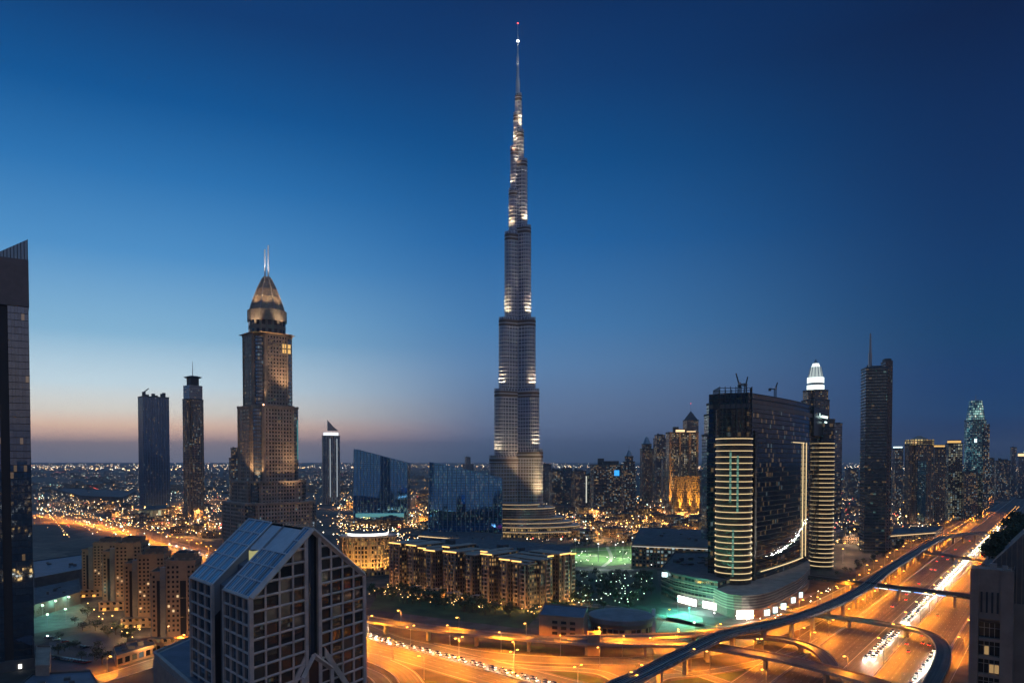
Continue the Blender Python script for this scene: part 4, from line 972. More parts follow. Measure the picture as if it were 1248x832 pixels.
# ------------------------------------------------------------------ ornate gold lit low block
D = 780.0; c = dp(448, HY, D)
r = root('ornate_block', (c.x, D, 0), R(14), 'round low block glowing gold with a white lit roof, right of the gabled block', 'block')
gw = 58.0; o = [(x * gw / 2, y * 22) for x, y in circ(1, 32)]; zt = dp(448, 653, D).z
b = MB(); b.prism(scale(o, 1), 0, zt, 0, 1); b.build('wall', [FA['goldlow'], M['roof']], r)
b = MB(); b.prism(grow(o, 1.2), zt, zt + 1.6, 0, bottom=True); b.build('cornice', M['stone'], r)
b = MB(); b.prism(scale(o, .72), zt + 1.6, zt + 4, 0, 1); b.build('roof_light', [M['e_white'], M['roof']], r)
b = MB()
for i in range(22): q = circ(1, 22, ph=.14)[i]; b.box(q[0] * gw / 2 * 1.01, q[1] * 22 * 1.02, 0, zt - .05, 1.3, 1.3, atan2(q[1], q[0]))
b.build('columns', M['beige'], r)
for i, x in enumerate((-30, -18, -6, 6, 18, 30)): light(r, (x, -30 + abs(x) * .2, 3), 30000, (1, .56, .14), .8, 'SPOT', (0, .35, 1), R(95), .6, 'uplight')

# ------------------------------------------------------------------ long stepped apartment building with gold lit eaves
pts = [gp(477, 713), gp(560, 727), gp(648, 741), gp(700, 730)]
o = Vector((pts[2].x, pts[2].y, 0)); AB = root('apartment_block', o, 0, 'long dark brown stepped apartment building with balconies and gold lit eaves', 'apartment building')
abw = facade('apartment_wall', (.14, .10, .075), (.04, .04, .04), 2.9, 3.45, .5, .42, .26, ca=(1, .55, .18), cb=WARM, mixcool=.3, es=2.2, gm=.3)
abd = facade('apartment_recess', (.1, .075, .06), (.05, .05, .05), 2.9, 3.45, .5, .42, .12, ca=(1, .55, .18), cb=WARM, mixcool=.3, es=.7, gm=.3)
EAVE = emit('eave_gold', (1, .55, .15), 2.2)
def wing(p, q, dep, zt, out, lit, bal):
    d = (q - p); L = d.length; d.normalize(); n = Vector((d.y, -d.x, 0)); 
    if n.y > 0: n = -n
    a = p + n * out; e = q + n * out; bk = -n * dep
    pl = [(a.x, a.y), (e.x, e.y), (e.x + bk.x, e.y + bk.y), (a.x + bk.x, a.y + bk.y)]
    b = MB(); b.prism(pl, 0, zt, 0, 1); wg = b.build('wing', [abw if bal else abd, M['roof']], AB, o)
    b = MB(); b.prism(grow(pl, .7), zt, zt + .7, 0, bottom=True); b.build('eave', M['brown'], wg, o)
    if lit:
        b = MB(); b.sweep([a + n * .75 + Vector((0, 0, zt)), e + n * .75 + Vector((0, 0, zt))], [(-.15, -.2), (.25, -.2), (.25, .85), (-.15, .85)]); b.build('eave_light', EAVE, wg, o)
    if bal:
        nb = max(1, int(L / 8)); 
        for i in range(nb):
            s = L * (i + .5) / nb; bm_ = MB(); z = 3.45
            while z < zt - 2:
                c = a + d * s + n * .9; an = atan2(d.y, d.x); bm_.box(c.x, c.y, z - .15, z + .15, 4.6, 1.8, an); c2 = a + d * s + n * 1.75; bm_.box(c2.x, c2.y, z + .15, z + 1.15, 4.6, .12, an); z += 3.45
            for s2 in (-2.3, 2.3): c = a + d * (s + s2) + n * .9; bm_.box(c.x, c.y, 0, zt - .5, .35, 1.9, atan2(d.y, d.x))
            b2 = bm_.build('balcony', M['brown'], wg, o)
    return a, e, n
def splitwing(p, q, spec):
    L = (q - p); tot = sum(s[0] for s in spec); u = 0
    for wd_, out, dz, lit, bal in spec:
        wing(p + L * (u / tot), p + L * ((u + wd_ * .985) / tot), 34, 38 + dz, out, lit, bal); u += wd_
splitwing(pts[0], pts[1], [(11, 2, 3, 1, 1), (6, -5, 2.4, 0, 0), (9, 3, 3, 1, 1), (7, 1, 1, 1, 0), (10, 4, .3, 1, 1), (6, -5, 3.6, 1, 0), (11, 3, 1, 1, 1)])
splitwing(pts[1], pts[2], [(8, -4, 0, 0, 0), (10, 3, 0, 0, 1), (7, -5, 3, 1, 0), (11, 4, 2.5, 1, 1), (6, 0, .5, 0, 0), (10, 3, -.5, 1, 1), (9, 1, -1.2, 1, 1), (8, 5, -2.4, 0, 1)])
splitwing(pts[2], pts[3], [(6, -3, -1, 0, 0), (12, 3, .3, 0, 1), (6, -3, 1.5, 1, 0), (12, 4, 3, 1, 1), (8, 1, 1.5, 1, 1)])
b = MB(); pl = [(p.x, p.y) for p in (pts[0] + Vector((14, 22, 0)), pts[1] + Vector((10, 20, 0)), pts[2] + Vector((2, 22, 0)), pts[3] + Vector((-4, 16, 0)), gp(695, 705) + Vector((0, 0, 0)), gp(600, 692), gp(500, 692))]
b.prism(pl, 0, 33, 0, 1); b.build('courtyard_roof', [abd, M['roof']], AB, o)
b = MB(); random.seed(5)
for i in range(26):
    s = random.random(); p = pts[0].lerp(pts[2], s); b.box(p.x + 20 + random.uniform(-4, 8), p.y + 24 + random.uniform(0, 40), 33, random.uniform(36, 41), random.uniform(4, 9), random.uniform(4, 9), -.66)
b.build('roof_plant', M['roof'], AB, o)
random.seed(6)
for i in range(15):
    s = i / 14; p = pts[0].lerp(pts[2], s) + Vector((-5 - random.random() * 4, -9 - random.random() * 5, 2.5)); light(AB, p, 2600, (1, .46, .1), .5, off=o)
for i in range(6):
    p = pts[2].lerp(pts[3], i / 5) + Vector((5, -9, 2.5)); light(AB, p, 3000, (1, .46, .1), .5, off=o)
# garden wall pavilions at its foot
for i, s in enumerate((.30, .44, .58, .72)):
    p = pts[0].lerp(pts[2], s) + Vector((-9, -13, 0)); rr2 = root('villa', (p.x, p.y, 0), -.66, 'flat roofed villa below the long apartment building, %s of four from the gabled block' % ('first', 'second', 'third', 'last')[i], 'villa', 'villas below the apartment building')
    b = MB(); b.box(0, 0, 0, 6, 15, 7); b.box(3, -2, 0, 8, 5, 4.2); b.build('wall', facade('villa_wall_%d' % i, (.3, .2, .13), (.08, .07, .06), 3.6, 3, .55, .5, .5, ca=(1, .55, .2), cb=WARM, es=.9), rr2)
    b = MB(); b.box(0, 0, 6.01, 6.5, 15.8, 7.8); b.box(3, -2, 8.01, 8.4, 5.6, 4.8); b.build('roof', M['brown'], rr2)

# ------------------------------------------------------------------ four beige apartment towers on the left
aw = mat('apartment_beige', (.33, .215, .14), .8, noise=.15, nscale=.15); aw2 = mat('apartment_grey', (.2, .19, .185), .75, noise=.12, nscale=.2); wdk = mat('window_dark', (.035, .035, .04), .12, .3)
wlit = emit('window_lit', (1, .7, .35), .9, False)
def apt_proto():
    r = root('apartment_tower', (0, 0, 0), 0, '', 'apartment tower', 'beige apartment towers on the left')
    k = []
    def add(nm, mb, m): k.append(mb.build(nm, m, r))
    H_ = 56
    b = MB(); b.box(5, 0, 0, H_, 17, 22); b.box(-8.2, 1, 0, H_ - 7, 9.2, 19); b.box(6, 2, H_, H_ + 4, 12, 14); add('wall', b, [aw])
    b = MB(); b.box(-5.2, -9.6, 0, H_ - 3, 3.2, 5.6); b.box(-12.2, -3, 0, H_ - 9, 2.6, 10); b.box(14.6, 3, 0, H_ - 5, 3.4, 9); add('grey_bay', b, [aw2])
    b = MB(); b.box(6.5, -11.1, 8, H_ - 12, 3.6, .5); b.box(-8.3, -8.7, 5, H_ - 12, 2.6, .5); b.box(-13.6, -3, 6, H_ - 12, .4, 4); add('glass_strip', b, [wdk])
    b = MB()
    for x0, x1, y0, y1, z in ((-3.6, 13.6, -11, 11, H_), (-12.9, -3.7, -8.5, 10.5, H_ - 7), (0, 12, -5, 9, H_ + 4)):
        pl = [(x0, y0), (x1, y0), (x1, y1), (x0, y1), (x0, y0)]; b.sweep([(p[0], p[1], z) for p in pl], [(-.1, .02), (.45, .02), (.45, 1.3), (-.1, 1.3)])
    for x in (-2, 2.5, 7, 11.5): b.box(x, -10.4, H_ + .02, H_ + 2.6, 2.2, 1.0)
    add('parapet', b, [aw])
    b = MB()
    for z in (20, 32.5, 45): b.box(5, 0, z, z + .6, 17.7, 22.7); b.box(-8.2, 1, z, z + .6, 9.9, 19.7)
    for x in (-3.3, 1.9, 8.7, 13.3): b.box(x, -11.1, 7.6, H_ + .9, .7, .6)
    add('string_course', b, [aw])
    b = MB()
    for i in range(12):
        z = 10 + i * 3.15; b.box(-5.2, -12.6, z, z + .25, 3.0, 1.0); b.box(-5.2, -13.05, z + .25, z + 1.15, 3.0, .12)
    for s in (-6.7, -3.7): b.box(s, -12.6, 9.5, 46, .15, 1.05)
    add('balcony', b, [aw2])
    b = MB(); b.box(5, 0, H_ + .03, H_ + .3, 15.5, 20.5, bottom=False); b.box(-8.2, 1, H_ - 6.97, H_ - 6.7, 7.6, 17.5, bottom=False); b.box(3, 5, H_ + 4.02, H_ + 6, 4, 4); b.box(9, 1, H_ + 4.02, H_ + 5.4, 3, 5); add('roof', b, [M['roof']])
    b = MB(); b.box(2, -1.5, 0, 7, 31.5, 28, 0, 0, 0); b.box(2, -1.5, 7.01, 7.6, 32.2, 28.7); add('podium', b, [facade('podium_beige', (.36, .23, .13), (.05, .05, .05), 4.2, 4.4, .55, .5, .25, ca=AMB, cb=WARM, es=.9)]); b = MB()
    for x in (-10, -2, 9): b.box(x, -15.7, .3, 2.6, 2.2, .4)
    add('entrance_light', b, [emit('entrance_amber', (1, .5, .1), 1.5)])
    nw = 0; more = MB()
    for i in range(14):
        z = 11.2 + i * 3.15
        for x in (-2.1, .6, 3.2, 10, 12.4):
            if z > H_ - 2: continue
            b = MB(); b.box(x, -11.05, z, z + 1.5, 1.25, .3); add('window', b, [wlit if (i * 7 + int(x * 3)) % 29 == 0 else wdk]); nw += 1
        for y in (-6, -1.5): 
            if z < H_ - 12: more.box(-12.95, y + 7, z, z + 1.5, .3, 1.2)
        for x in (-11.4, -6.2):
            if z < H_ - 9: b = MB(); b.box(x, -8.6, z, z + 1.5, 1.2, .3); add('window', b, [wdk]); nw += 1
        for y in (-8, -4, 0, 5, 8):
            more.box(13.58, y, z, z + 1.5, .3, 1.3)
    o_ = more.build('more_windows', wdk, r); tag(o_, kind='stuff'); k.append(o_)
    k.append(light(r, (-8, -34, 9), 8000, (1, .52, .18), .5)); k.append(light(r, (14, -36, 9), 8500, (1, .52, .18), .5)); k.append(light(r, (-30, -8, 7), 4000, (1, .55, .12), .5))  # added amber lights without fittings, to warm the dark tower fronts
    KIDS[r.name] = k
    return r
ap = apt_proto()
for i, (x, y, D, sc, lb) in enumerate(((213, .98, 468, 1.0, 'nearest beige apartment tower, its podium lit amber, just left of the gabled block'), (178, .91, 530, 1.02, 'second beige apartment tower behind the amber podium one, with narrow dark glass strip'),
        (151, .93, 592, 1.1, 'third beige apartment tower back, between the second one and the rearmost'), (123, .82, 650, 1.05, 'rearmost beige apartment tower, farthest from the gabled block and next to the dark lot'))):
    r = ap if i == 0 else copy_tree(ap); c = dp(x, HY, D + 10); r.location = (c.x, c.y, 0); r.rotation_euler = (0, 0, R(12)); r.scale = (sc, sc, y); r['label'] = lb
# low things round them
def lowblock(px, z, label, wallm, roofm, name='low_building', cat='building', group=None, par=.9, detail=True):
    q = [gp(x, y, z) for x, y in px]; c = sum(q, Vector()) / len(q); c.z = 0
    r = root(name, c, 0, label, cat, group); pl = [(p.x, p.y) for p in q]; b = MB(); b.prism(pl, 0, z); b.build('wall', wallm, r, c)
    b = MB(); b.prism(grow(pl, -.5), z + .01, z + .12); b.build('roof', roofm, r, c)
    b = MB(); b.sweep([(p[0], p[1], z) for p in pl + [pl[0]]], [(-.2, 0), (.2, 0), (.2, par), (-.2, par)]); b.build('parapet', wallm if not isinstance(wallm, list) else wallm[0], r, c)
    if detail:
        b = MB(); random.seed(int(px[0][0] * 7 + px[0][1]))
        for i in range(5):
            s, u = random.uniform(.2, .8), random.uniform(.25, .75); p = q[0].lerp(q[1], s).lerp(q[3 if len(q) > 3 else 2].lerp(q[2], s), u); b.box(p.x, p.y, z + .13, z + random.uniform(1, 2.6), random.uniform(1.5, 4), random.uniform(1.5, 4), .5)
        b.build('roof_plant', M['concrete_dark'], r, c)
    return r
lowblock([(142, 800), (190, 786), (186, 776), (138, 789)], 6, 'low beige shop building with a dark roof in front of the nearest apartment tower', facade('shop_wall', (.34, .22, .13), (.05, .05, .05), 5, 6, .35, .45, .25, es=.8), M['roof'])
lowblock([(16, 842), (40, 822), (110, 818), (126, 845)], 5, 'dark flat roofed shed at the bottom edge, left of the lower street', M['concrete_dark'], M['roofblue'])
lowblock([(43, 812), (60, 812), (62, 788), (45, 788)], 10, 'small brown box building at the foot of the edge tower', M['brown'], M['brown'], detail=False)
lowblock([(42, 705), (120, 690), (100, 676), (40, 684)], 14, 'wide dark warehouse with blue grey roof, between the edge tower and the beige towers', M['concrete_dark'], M['roofblue'], 'warehouse', 'warehouse')
lowblock([(42, 738), (98, 722), (96, 705), (42, 716)], 9, 'dark warehouse nearer the sports court, left of the beige towers', M['concrete_dark'], M['roof'], 'warehouse', 'warehouse')
lowblock([(100, 604), (150, 606), (165, 598), (60, 594)], 14, 'long dark warehouse roof on the left plain, before the blue slab tower', M['concrete_dark'], M['roof'], 'warehouse', 'warehouse')
lowblock([(163, 622), (203, 620), (203, 615), (163, 616)], 16, 'long pale lit hall below the blue slab tower', facade('lit_hall', (.35, .33, .22), (.3, .28, .2), 8, 16, .25, .2, .95, ca=(1, .9, .55), cb=(.9, .95, .6), es=.5, clump=0), M['roof'], 'hall', 'hall')
# teal floodlit court and excavation lamps
def flood(x, y, h, p, col, label, group=None, em='e_teal'):
    c = gp(x, y); r = root('floodlight', (c.x, c.y, 0), 0, label, 'floodlight', group)
    b = MB(); b.tube((0, 0, 0), (0, 0, h), .16, .1, 8); b.build('mast', M['metal'], r)
    b = MB(); b.prism(rect(1.6, .6), h, h + .8, bottom=True, poly1=rect(1.2, .4)); b.build('lamp_head', M[em], r); light(r, (0, 0, h - .6), p, col, .6)
for x, y in ((52, 752), (68, 746), (84, 741), (58, 764), (80, 757)): flood(x, y, 9, 3500, (.35, 1, .75), 'floodlight mast round the teal lit sports court left of the beige towers', 'floodlights round the sports court', 'e_green')
flood(826, 748, 12, 95000, (.12, 1, .72), 'floodlight mast over the far edge of the teal lit excavation')
flood(840, 757, 10, 36000, (.12, 1, .65), 'floodlight mast inside the teal lit excavation')
flood(846, 769, 6, 9000, (.75, 1, .2), 'low yellow green floodlight at the near corner of the excavation', None, 'e_green')
# ------------------------------------------------------------------ beige office and round hall by the flyover
q = [gp(657, 782), gp(711, 787), gp(716, 771), gp(664, 766)]; zt = dp(657, 750, q[0].y).z; c = sum(q, Vector()) / 4; c.z = 0
r = root('beige_office', c, 0, 'small beige office with three by three dark windows, behind the flyover', 'office'); pl = [(p.x, p.y) for p in q]
b = MB(); b.prism(pl, 0, zt); b.build('wall', mat('office_beige', (.38, .27, .17), .8, noise=.1), r, c)
b = MB(); b.prism(grow(pl, -.4), zt + .01, zt + .1); b.build('roof', M['roofblue'], r, c)
b = MB(); b.sweep([(p[0], p[1], zt) for p in pl + [pl[0]]], [(-.2, 0), (.2, 0), (.2, 1), (-.2, 1)]); b.build('parapet', M['beige'], r, c)
d = (q[1] - q[0]); n = Vector((d.y, -d.x, 0)).normalized(); an = atan2(d.y, d.x)
for i in range(3):
    for j in range(3):
        p = q[0] + d * (.36 + .2 * i) + n * .02; z = zt - 4.2 - j * 3.6; b = MB(); b.box(p.x, p.y, z, z + 1.9, 3.6, .3, an); wn_ = b.build('window', wdk, r, c)
        b = MB(); b.box(p.x + n.x * .2, p.y + n.y * .2, z - .3, z, 4, .5, an); b.build('sill', M['beige'], wn_, c)
q = [gp(716, 786), gp(731, 786), gp(733, 776), gp(717, 776)]; lowblock([(716, 775), (731, 775), (732, 770), (717, 770)], 12, 'little beige cube annex between the small office and the round hall', M['beige'], M['roof'], 'annex', 'annex', detail=False)
c = gp(757, 770); r = root('round_hall', (c.x, c.y, 0), 0, 'low round hall with a wide shallow grey roof, beside the teal excavation', 'hall'); rad = 40 / F * c.y
b = MB(); b.lathe([(rad * .94, 0), (rad * .94, 9)], 40); b.build('wall', facade('round_wall', (.2, .17, .14), (.06, .06, .06), 4, 9, .2, .6, .08, es=.6), r)
b = MB(); b.lathe([(rad * .95, 9), (rad, 9.3), (rad, 12.4), (rad * .97, 12.8), (rad * .5, 14), (.1, 14.4)], 40); b.build('roof', mat('hall_roof', (.2, .19, .19), .7, noise=.2, nscale=.1), r)
b = MB(); b.box(rad * .97, -3, 0, 17, 2.2, 2.2); b.build('pylon', M['white'], r)

# ------------------------------------------------------------------ dark twin-drum glass tower with gold rings
lc = dp(894.5, HY, 615); rcn = dp(1002, HY, 812); o = Vector((lc.x, lc.y, 0))
UT = root('ringed_tower', o, 0, 'broad dark glass tower with gold ringed drums at both ends and scaffolded top', 'tower')
ztop = dp(894, 480, 612).z; lr = 21.5 / F * 600; rrr = 12.0
ug = facade('ringed_tower_glass', (.02, .025, .03), (.045, .078, .12), 2.4, 4.2, .1, .18, .075, es=.7, gr=.05, gm=.9, mixcool=.15, wob=.004)
ugd = facade('ringed_tower_scaffold', (.1, .09, .08), (.03, .03, .035), 4, 4.2, .3, .25, .06, es=.5, gm=.1)
drum_ = mat('drum_wall', (.11, .09, .07), .4, .4)
z1 = dp(894, 534, 600).z; z0 = dp(894, 714, 600).z; zt2 = dp(894, 496, 600).z
def drum(c, rad, za, zb, nb, zhi):
    l = c - o; b = MB(); b.prism(circ(rad, 36, l.x, l.y), 0, zhi, 0, 1); b.build('drum', [drum_, M['roof']], UT)
    for i in range(nb):
        z = za + (zb - za) * i / (nb - 1); b = MB(); og = circ(rad + .35, 36, l.x, l.y)
        b.sweep([(p[0], p[1], z) for p in og + [og[0]]], [(-.35, -.24), (.35, -.24), (.35, .24), (-.35, .24)], closed=True, ends=False); b.build('light_ring', ring_m, UT)
        b = MB(); b.prism(circ(rad + .9, 36, l.x, l.y), z - 1.6, z - .9, 0, bottom=True); b.build('floor_ledge', drum_, UT)
ring_m = emit('ring_light', (1, .72, .36), 1.15, False)
drum(lc, lr, z0, z1, 25, z1 + 1); drum(rcn, rrr, dp(1003, 690, 800).z, dp(1003, 540, 800).z, 29, dp(1003, 540, 800).z + 1)
l2_ = rcn - o; b = MB(); b.prism(circ(rrr + .8, 36, l2_.x, l2_.y), dp(1003, 539, 800).z, ztop - 10, 0, 1); b.build('upper_drum', [ug, M['roof']], UT)
b = MB(); b.prism(circ(lr + .6, 36), z1 + 1, zt2 - 1, 0, 1); b.build('upper_drum', [ugd, M['roof']], UT)
# the curved glass slab between the drums
S0, S1 = Vector((lr * .78, -lr * .1)), Vector((l2_.x - rrr * .55, l2_.y - rrr * .75)); dn = (S1 - S0).normalized(); nn = Vector((dn.y, -dn.x)); n = 18
fr_ = [S0 + (S1 - S0) * (i / n) + nn * 7 * sin(pi * i / n) for i in range(n + 1)]; bk = [p - nn * 34 for p in fr_]
pl = [(p.x, p.y) for p in fr_] + [(p.x, p.y) for p in reversed(bk)]
b = MB(); b.prism(pl, 18, ztop - 11, 0, 1); b.build('glass_slab', [ug, M['roof']], UT)
b = MB(); b.prism([(p.x + nn.x * .9, p.y + nn.y * .9) for p in fr_] + [(p.x, p.y) for p in reversed(bk)], ztop - 11, ztop - 7.5, 0, 1, bottom=True); b.build('belt_course', mat('belt', (.22, .17, .15), .6), UT)
b = MB(); b.prism(pl, ztop - 7.5, ztop + 1.5, 0, 1); b.build('top_storey', [facade('top_dark', (.06, .06, .065), (.08, .09, .1), 3, 4.5, .2, .3, .0), M['roof']], UT)
# dark vertical grooves in the slab, and lit frame lines
def vline(t, za, zb, w_, m, nm, outw=.6):
    i = t * n; k = min(n - 1, int(i)); p = fr_[k].lerp(fr_[k + 1], i - k) + nn * outw; b = MB(); b.box(p.x, p.y, za, zb, w_, .6, atan2(dn.y, dn.x)); b.build(nm, m, UT)
vline(.06, 18, ztop - 30, 5, M['darkmetal'], 'groove'); vline(.13, 20, ztop - 26, .5, M['e_warm'], 'light_line', .8) if False else None
zl0 = 24
for t, w_ in ((.60, .8), (.66, .5)): vline(t, zl0, dp(975, 540, 760).z, w_, ring_m, 'light_line', .7)
b = MB(); pp = [(fr_[i] + nn * .9) for i in range(2, 12)]; b.sweep([(p.x, p.y, zl0) for p in pp], [(-.3, -.3), (.3, -.3), (.3, .3), (-.3, .3)]); b.build('light_line', ring_m, UT)
b = MB(); pp = [(fr_[i] + nn * .9) for i in range(8, 12)]; b.sweep([(p.x, p.y, dp(965, 540, 740).z) for p in pp], [(-.3, -.3), (.3, -.3), (.3, .3), (-.3, .3)]); b.build('light_line', ring_m, UT)
# teal lit stair slots in the near drum
for za, zb, xx in ((z1 - 52, z1 - 10, -.12), (z0 + 8, z0 + 46, -.02), (z1 - 60, z1 - 14, .12)):
    an = -pi / 2 + xx * 1.6 - .28; b = MB(); b.box((lr + .5) * cos(an), (lr + .5) * sin(an), za, zb, 1.6, .5, an + pi / 2); b.build('stair_light', emit('stair_teal', (.35, .8, .6), .3, False), UT)
# sign box at the right end, with its short lit lines
sb0 = fr_[14] + nn * 2.2; sb1 = S1 + dn * 24 + nn * 2.0
b = MB(); pl2 = [(sb0.x, sb0.y), (sb1.x, sb1.y), (sb1.x - nn.x * 20, sb1.y - nn.y * 20), (sb0.x - nn.x * 20, sb0.y - nn.y * 20)]; b.prism(pl2, dp(990, 532, 800).z, dp(990, 499, 800).z, 0, 1, bottom=True); sgn = b.build('sign_box', [mat('sign_box_cladding', (.05, .07, .075), .3, .6), M['roof']], UT)
b = MB(); an = atan2(dn.y, dn.x); Ls = (sb1 - sb0).length
def signbar(s, w_, z, h_):
    p = sb0 + dn * (Ls * s) + nn * .25; b.box(p.x, p.y, z, z + h_, w_, .3, an)
zs = dp(990, 510, 800).z
for i, s in enumerate((.42, .47, .52, .57, .62, .67, .72)): signbar(s, 2.0, zs, 2.6)
signbar(.36, 3.2, zs + .4, 1.0); signbar(.3, 1.2, zs + 1.0, 3.4)
for s in (.58, .63, .68): signbar(s, 1.8, zs - 5, 1.8)
b.build('sign_letters', emit('sign_white', (.75, 1, .95), 2.2), sgn)
# scaffold frame on the near corner
b = MB(); sx = lr + 2; za, zb = z1 + 3, ztop + 5
P4 = [(-sx, -sx * .9), (sx * .6, -sx * .9), (sx * .9, sx * .3), (-sx * .8, sx)]
for i in range(4):
    p, q = Vector(P4[i]), Vector(P4[(i + 1) % 4]); nn_ = 6
    for j in range(nn_): s = p.lerp(q, j / nn_); b.bar((s.x, s.y, za), (s.x, s.y, zb), .45)
    z = za
    while z < zb: b.bar((p.x, p.y, z), (q.x, q.y, z), .35); z += 4.2
b.build('scaffold', M['darkmetal'], UT)
# base: striped curved podium
bp = [gp(*p) for p in ((868, 742), (886, 751), (913, 753.5), (938, 748.5), (962, 736), (976, 727), (986, 714), (984, 704), (975, 700), (900, 715), (870, 728))]
pl = [(p.x - o.x, p.y - o.y) for p in catmull(bp, 3)]
b = MB(); b.prism(pl, 0, 17, 0, 1); b.build('podium', [mat('podium_brown', (.15, .105, .08), .7, noise=.2), mat('podium_roof', (.05, .042, .038), .85, noise=.3)], UT)
for z in (6.5, 8.6, 10.7, 12.8, 14.9, 17.0): b = MB(); b.prism(grow(pl, .5), z, z + .8, 0, bottom=True); b.build('podium_band', M['brown'], UT)
for i, (x, y, s) in enumerate(((907, 754, 13), (934, 750, 5), (944, 746.5, 4), (954, 742, 5), (966, 734.5, 4), (975, 728, 4))):
    p = gp(x, y) - o; an = atan2(.5 if i else .12, 1); b = MB(); b.box(p.x, p.y - 1.6, .6, 7 if i == 0 else 5, s, .8, an); b.build('lit_entrance', M['e_white'] if i == 0 else M['e_cool'], UT)
light(UT, gp(908, 757) - o + Vector((0, -6, 6)), 9000, (.9, .95, 1), .8)
# cranes on its top
def crane(x, y0, y1, D, lean_, label, luff=True):
    c = dp(x, HY, D); zb = dp(x, y0, D).z; zt = dp(x, y1, D).z; r = root('tower_crane', (c.x, c.y, 0), 0, label, 'crane'); hm = zb + (zt - zb) * .42
    b = MB()
    for s in (-1, 1):
        for q in (-1, 1): b.bar((s * .8, q * .8, ztop + 1.6), (s * .8, q * .8, hm), .3)
    z = ztop + 2
    while z < hm: b.bar((-.8, -.8, z), (.8, -.8, min(hm, z + 1.6)), .25); z += 1.7
    b.build('mast', M['darkmetal'], r)
    b = MB(); dx = (zt - hm) * lean_; b.bar((0, -.6, hm), (dx, 0, zt), .7); b.bar((0, .6, hm), (dx, 0, zt), .7); b.build('jib', M['darkmetal'], r)
    b = MB(); sg = 1 if lean_ < 0 else -1; b.bar((0, 0, hm), (sg * 5, 0, hm + .6), .7); b.box(sg * 5, 0, hm - 1.6, hm + .8, 2, 1.8); b.build('counterweight', M['concrete_dark'], r)
    b = MB(); b.box(.2, -1.2, hm - .3, hm + 1.7, 1.6, 1.4); b.build('cab', M['metal'], r)
crane(900, 478, 455, 620, -.28, 'dark luffing crane leaning left on the ringed tower roof, left one of its pair')
crane(908, 478, 459, 630, .22, 'dark luffing crane leaning right on the ringed tower roof, right one of its pair')
crane(944, 480, 466, 690, .35, 'thin crane standing alone halfway along the ringed tower roof')
# curved low office with lit shopfronts, left of the ringed tower
bp = [gp(*p) for p in ((806, 724), (822, 732), (845, 738), (874, 744), (900, 735), (884, 700), (822, 700))]; c = sum(bp, Vector()) / len(bp); c.z = 0
r = root('curved_office', c, 0, 'long curved low office with banded windows and lit shopfronts, left of the ringed tower', 'office'); pl = [(p.x - c.x, p.y - c.y) for p in bp]; zt = dp(806, 693, bp[0].y).z
b = MB(); b.prism(pl, 0, zt, 0, 1); b.build('wall', [FA['greenband'], M['roof']], r)
for z in (zt * .35, zt * .55, zt * .75): b = MB(); b.prism(grow(pl, .5), z, z + .9, 0, bottom=True); b.build('band', M['brown'], r)
b = MB(); b.sweep([(p[0], p[1], zt) for p in pl + [pl[0]]], [(-.3, 0), (.3, 0), (.3, 1.2), (-.3, 1.2)]); b.build('parapet', M['concrete_dark'], r)
for (xa, ya), (xb, yb) in (((826, 734), (848, 740)), ((856, 741), (872, 744.5))):
    p, q = gp(xa, ya) - c, gp(xb, yb) - c; b = MB(); m_ = (p + q) / 2; b.box(m_.x, m_.y - 1.2, 1, 6.5, (q - p).length, 1, atan2((q - p).y, (q - p).x)); b.build('lit_shopfront', M['e_white'], r)
p = gp(811, 727) - c; b = MB(); b.box(p.x, p.y - 1.5, zt - 5, zt - 1, 7, .6, -.5); b.build('lit_sign', M['e_cool'], r)
b = MB(); random.seed(9)
for i in range(14): s = random.random(); p = (bp[1].lerp(bp[4], s) - c).lerp(bp[6].lerp(bp[5], s) - c, random.uniform(.3, .8)); b.box(p.x, p.y, zt, zt + random.uniform(1, 3), random.uniform(3, 8), random.uniform(2, 6), .4)
b.build('roof_plant', M['roof'], r)
light(r, gp(850, 746) - c + Vector((0, -5, 5)), 9000, (.95, .97, 1), .8)
# ------------------------------------------------------------------ towers on the right
tower('tower', 'teal glass tower just behind the left drum of the ringed tower', 'tower', 855, 893, 492, 900, FA['teal'], ratio=.8, rot=15, tiers=((.8, 1), (.93, .86), (1, .7)), ledge=7.6)
t_, w, h = tower('tower', 'brown stepped tower with a brilliant white lit cone crown, behind the ringed tower', 'tower', 973, 1013, 476, 1250, FA['residential'], ratio=1, rot=25, shape='cross', tiers=((.93, 1), (1, .9)), ledge=14, top=None, piers=5, pierm=M['brown'])
ct = dp(993, 440, 1250).z; hh = ct - h; q = w * .36
for i, (r0, r1, f0, f1, mm) in enumerate(((1, 1, 0, .16, 'crown_white'), (.92, .92, .16, .24, None), (.97, .97, .24, .42, 'crown_white'), (.8, .55, .42, .78, 'crown_mid'), (.5, .36, .78, .9, 'crown_white'), (.25, .04, .9, 1.05, None))):
    b = MB(); b.lathe([(q * r0, h + hh * f0 + .9), (q * r1, h + hh * f1 + .9)], 20); b.build('crown', emit(mm + str(i), (.85, 1, .97), 1.6 if mm == 'crown_white' else .55) if mm else M['metal'], t_)
b = MB()
for i in range(12): a_ = 2 * pi * i / 12; b.bar((q * .86 * cos(a_), q * .86 * sin(a_), h + hh * .43), (q * .58 * cos(a_), q * .58 * sin(a_), h + hh * .8), .9)
b.build('crown_ribs', M['white'], t_)
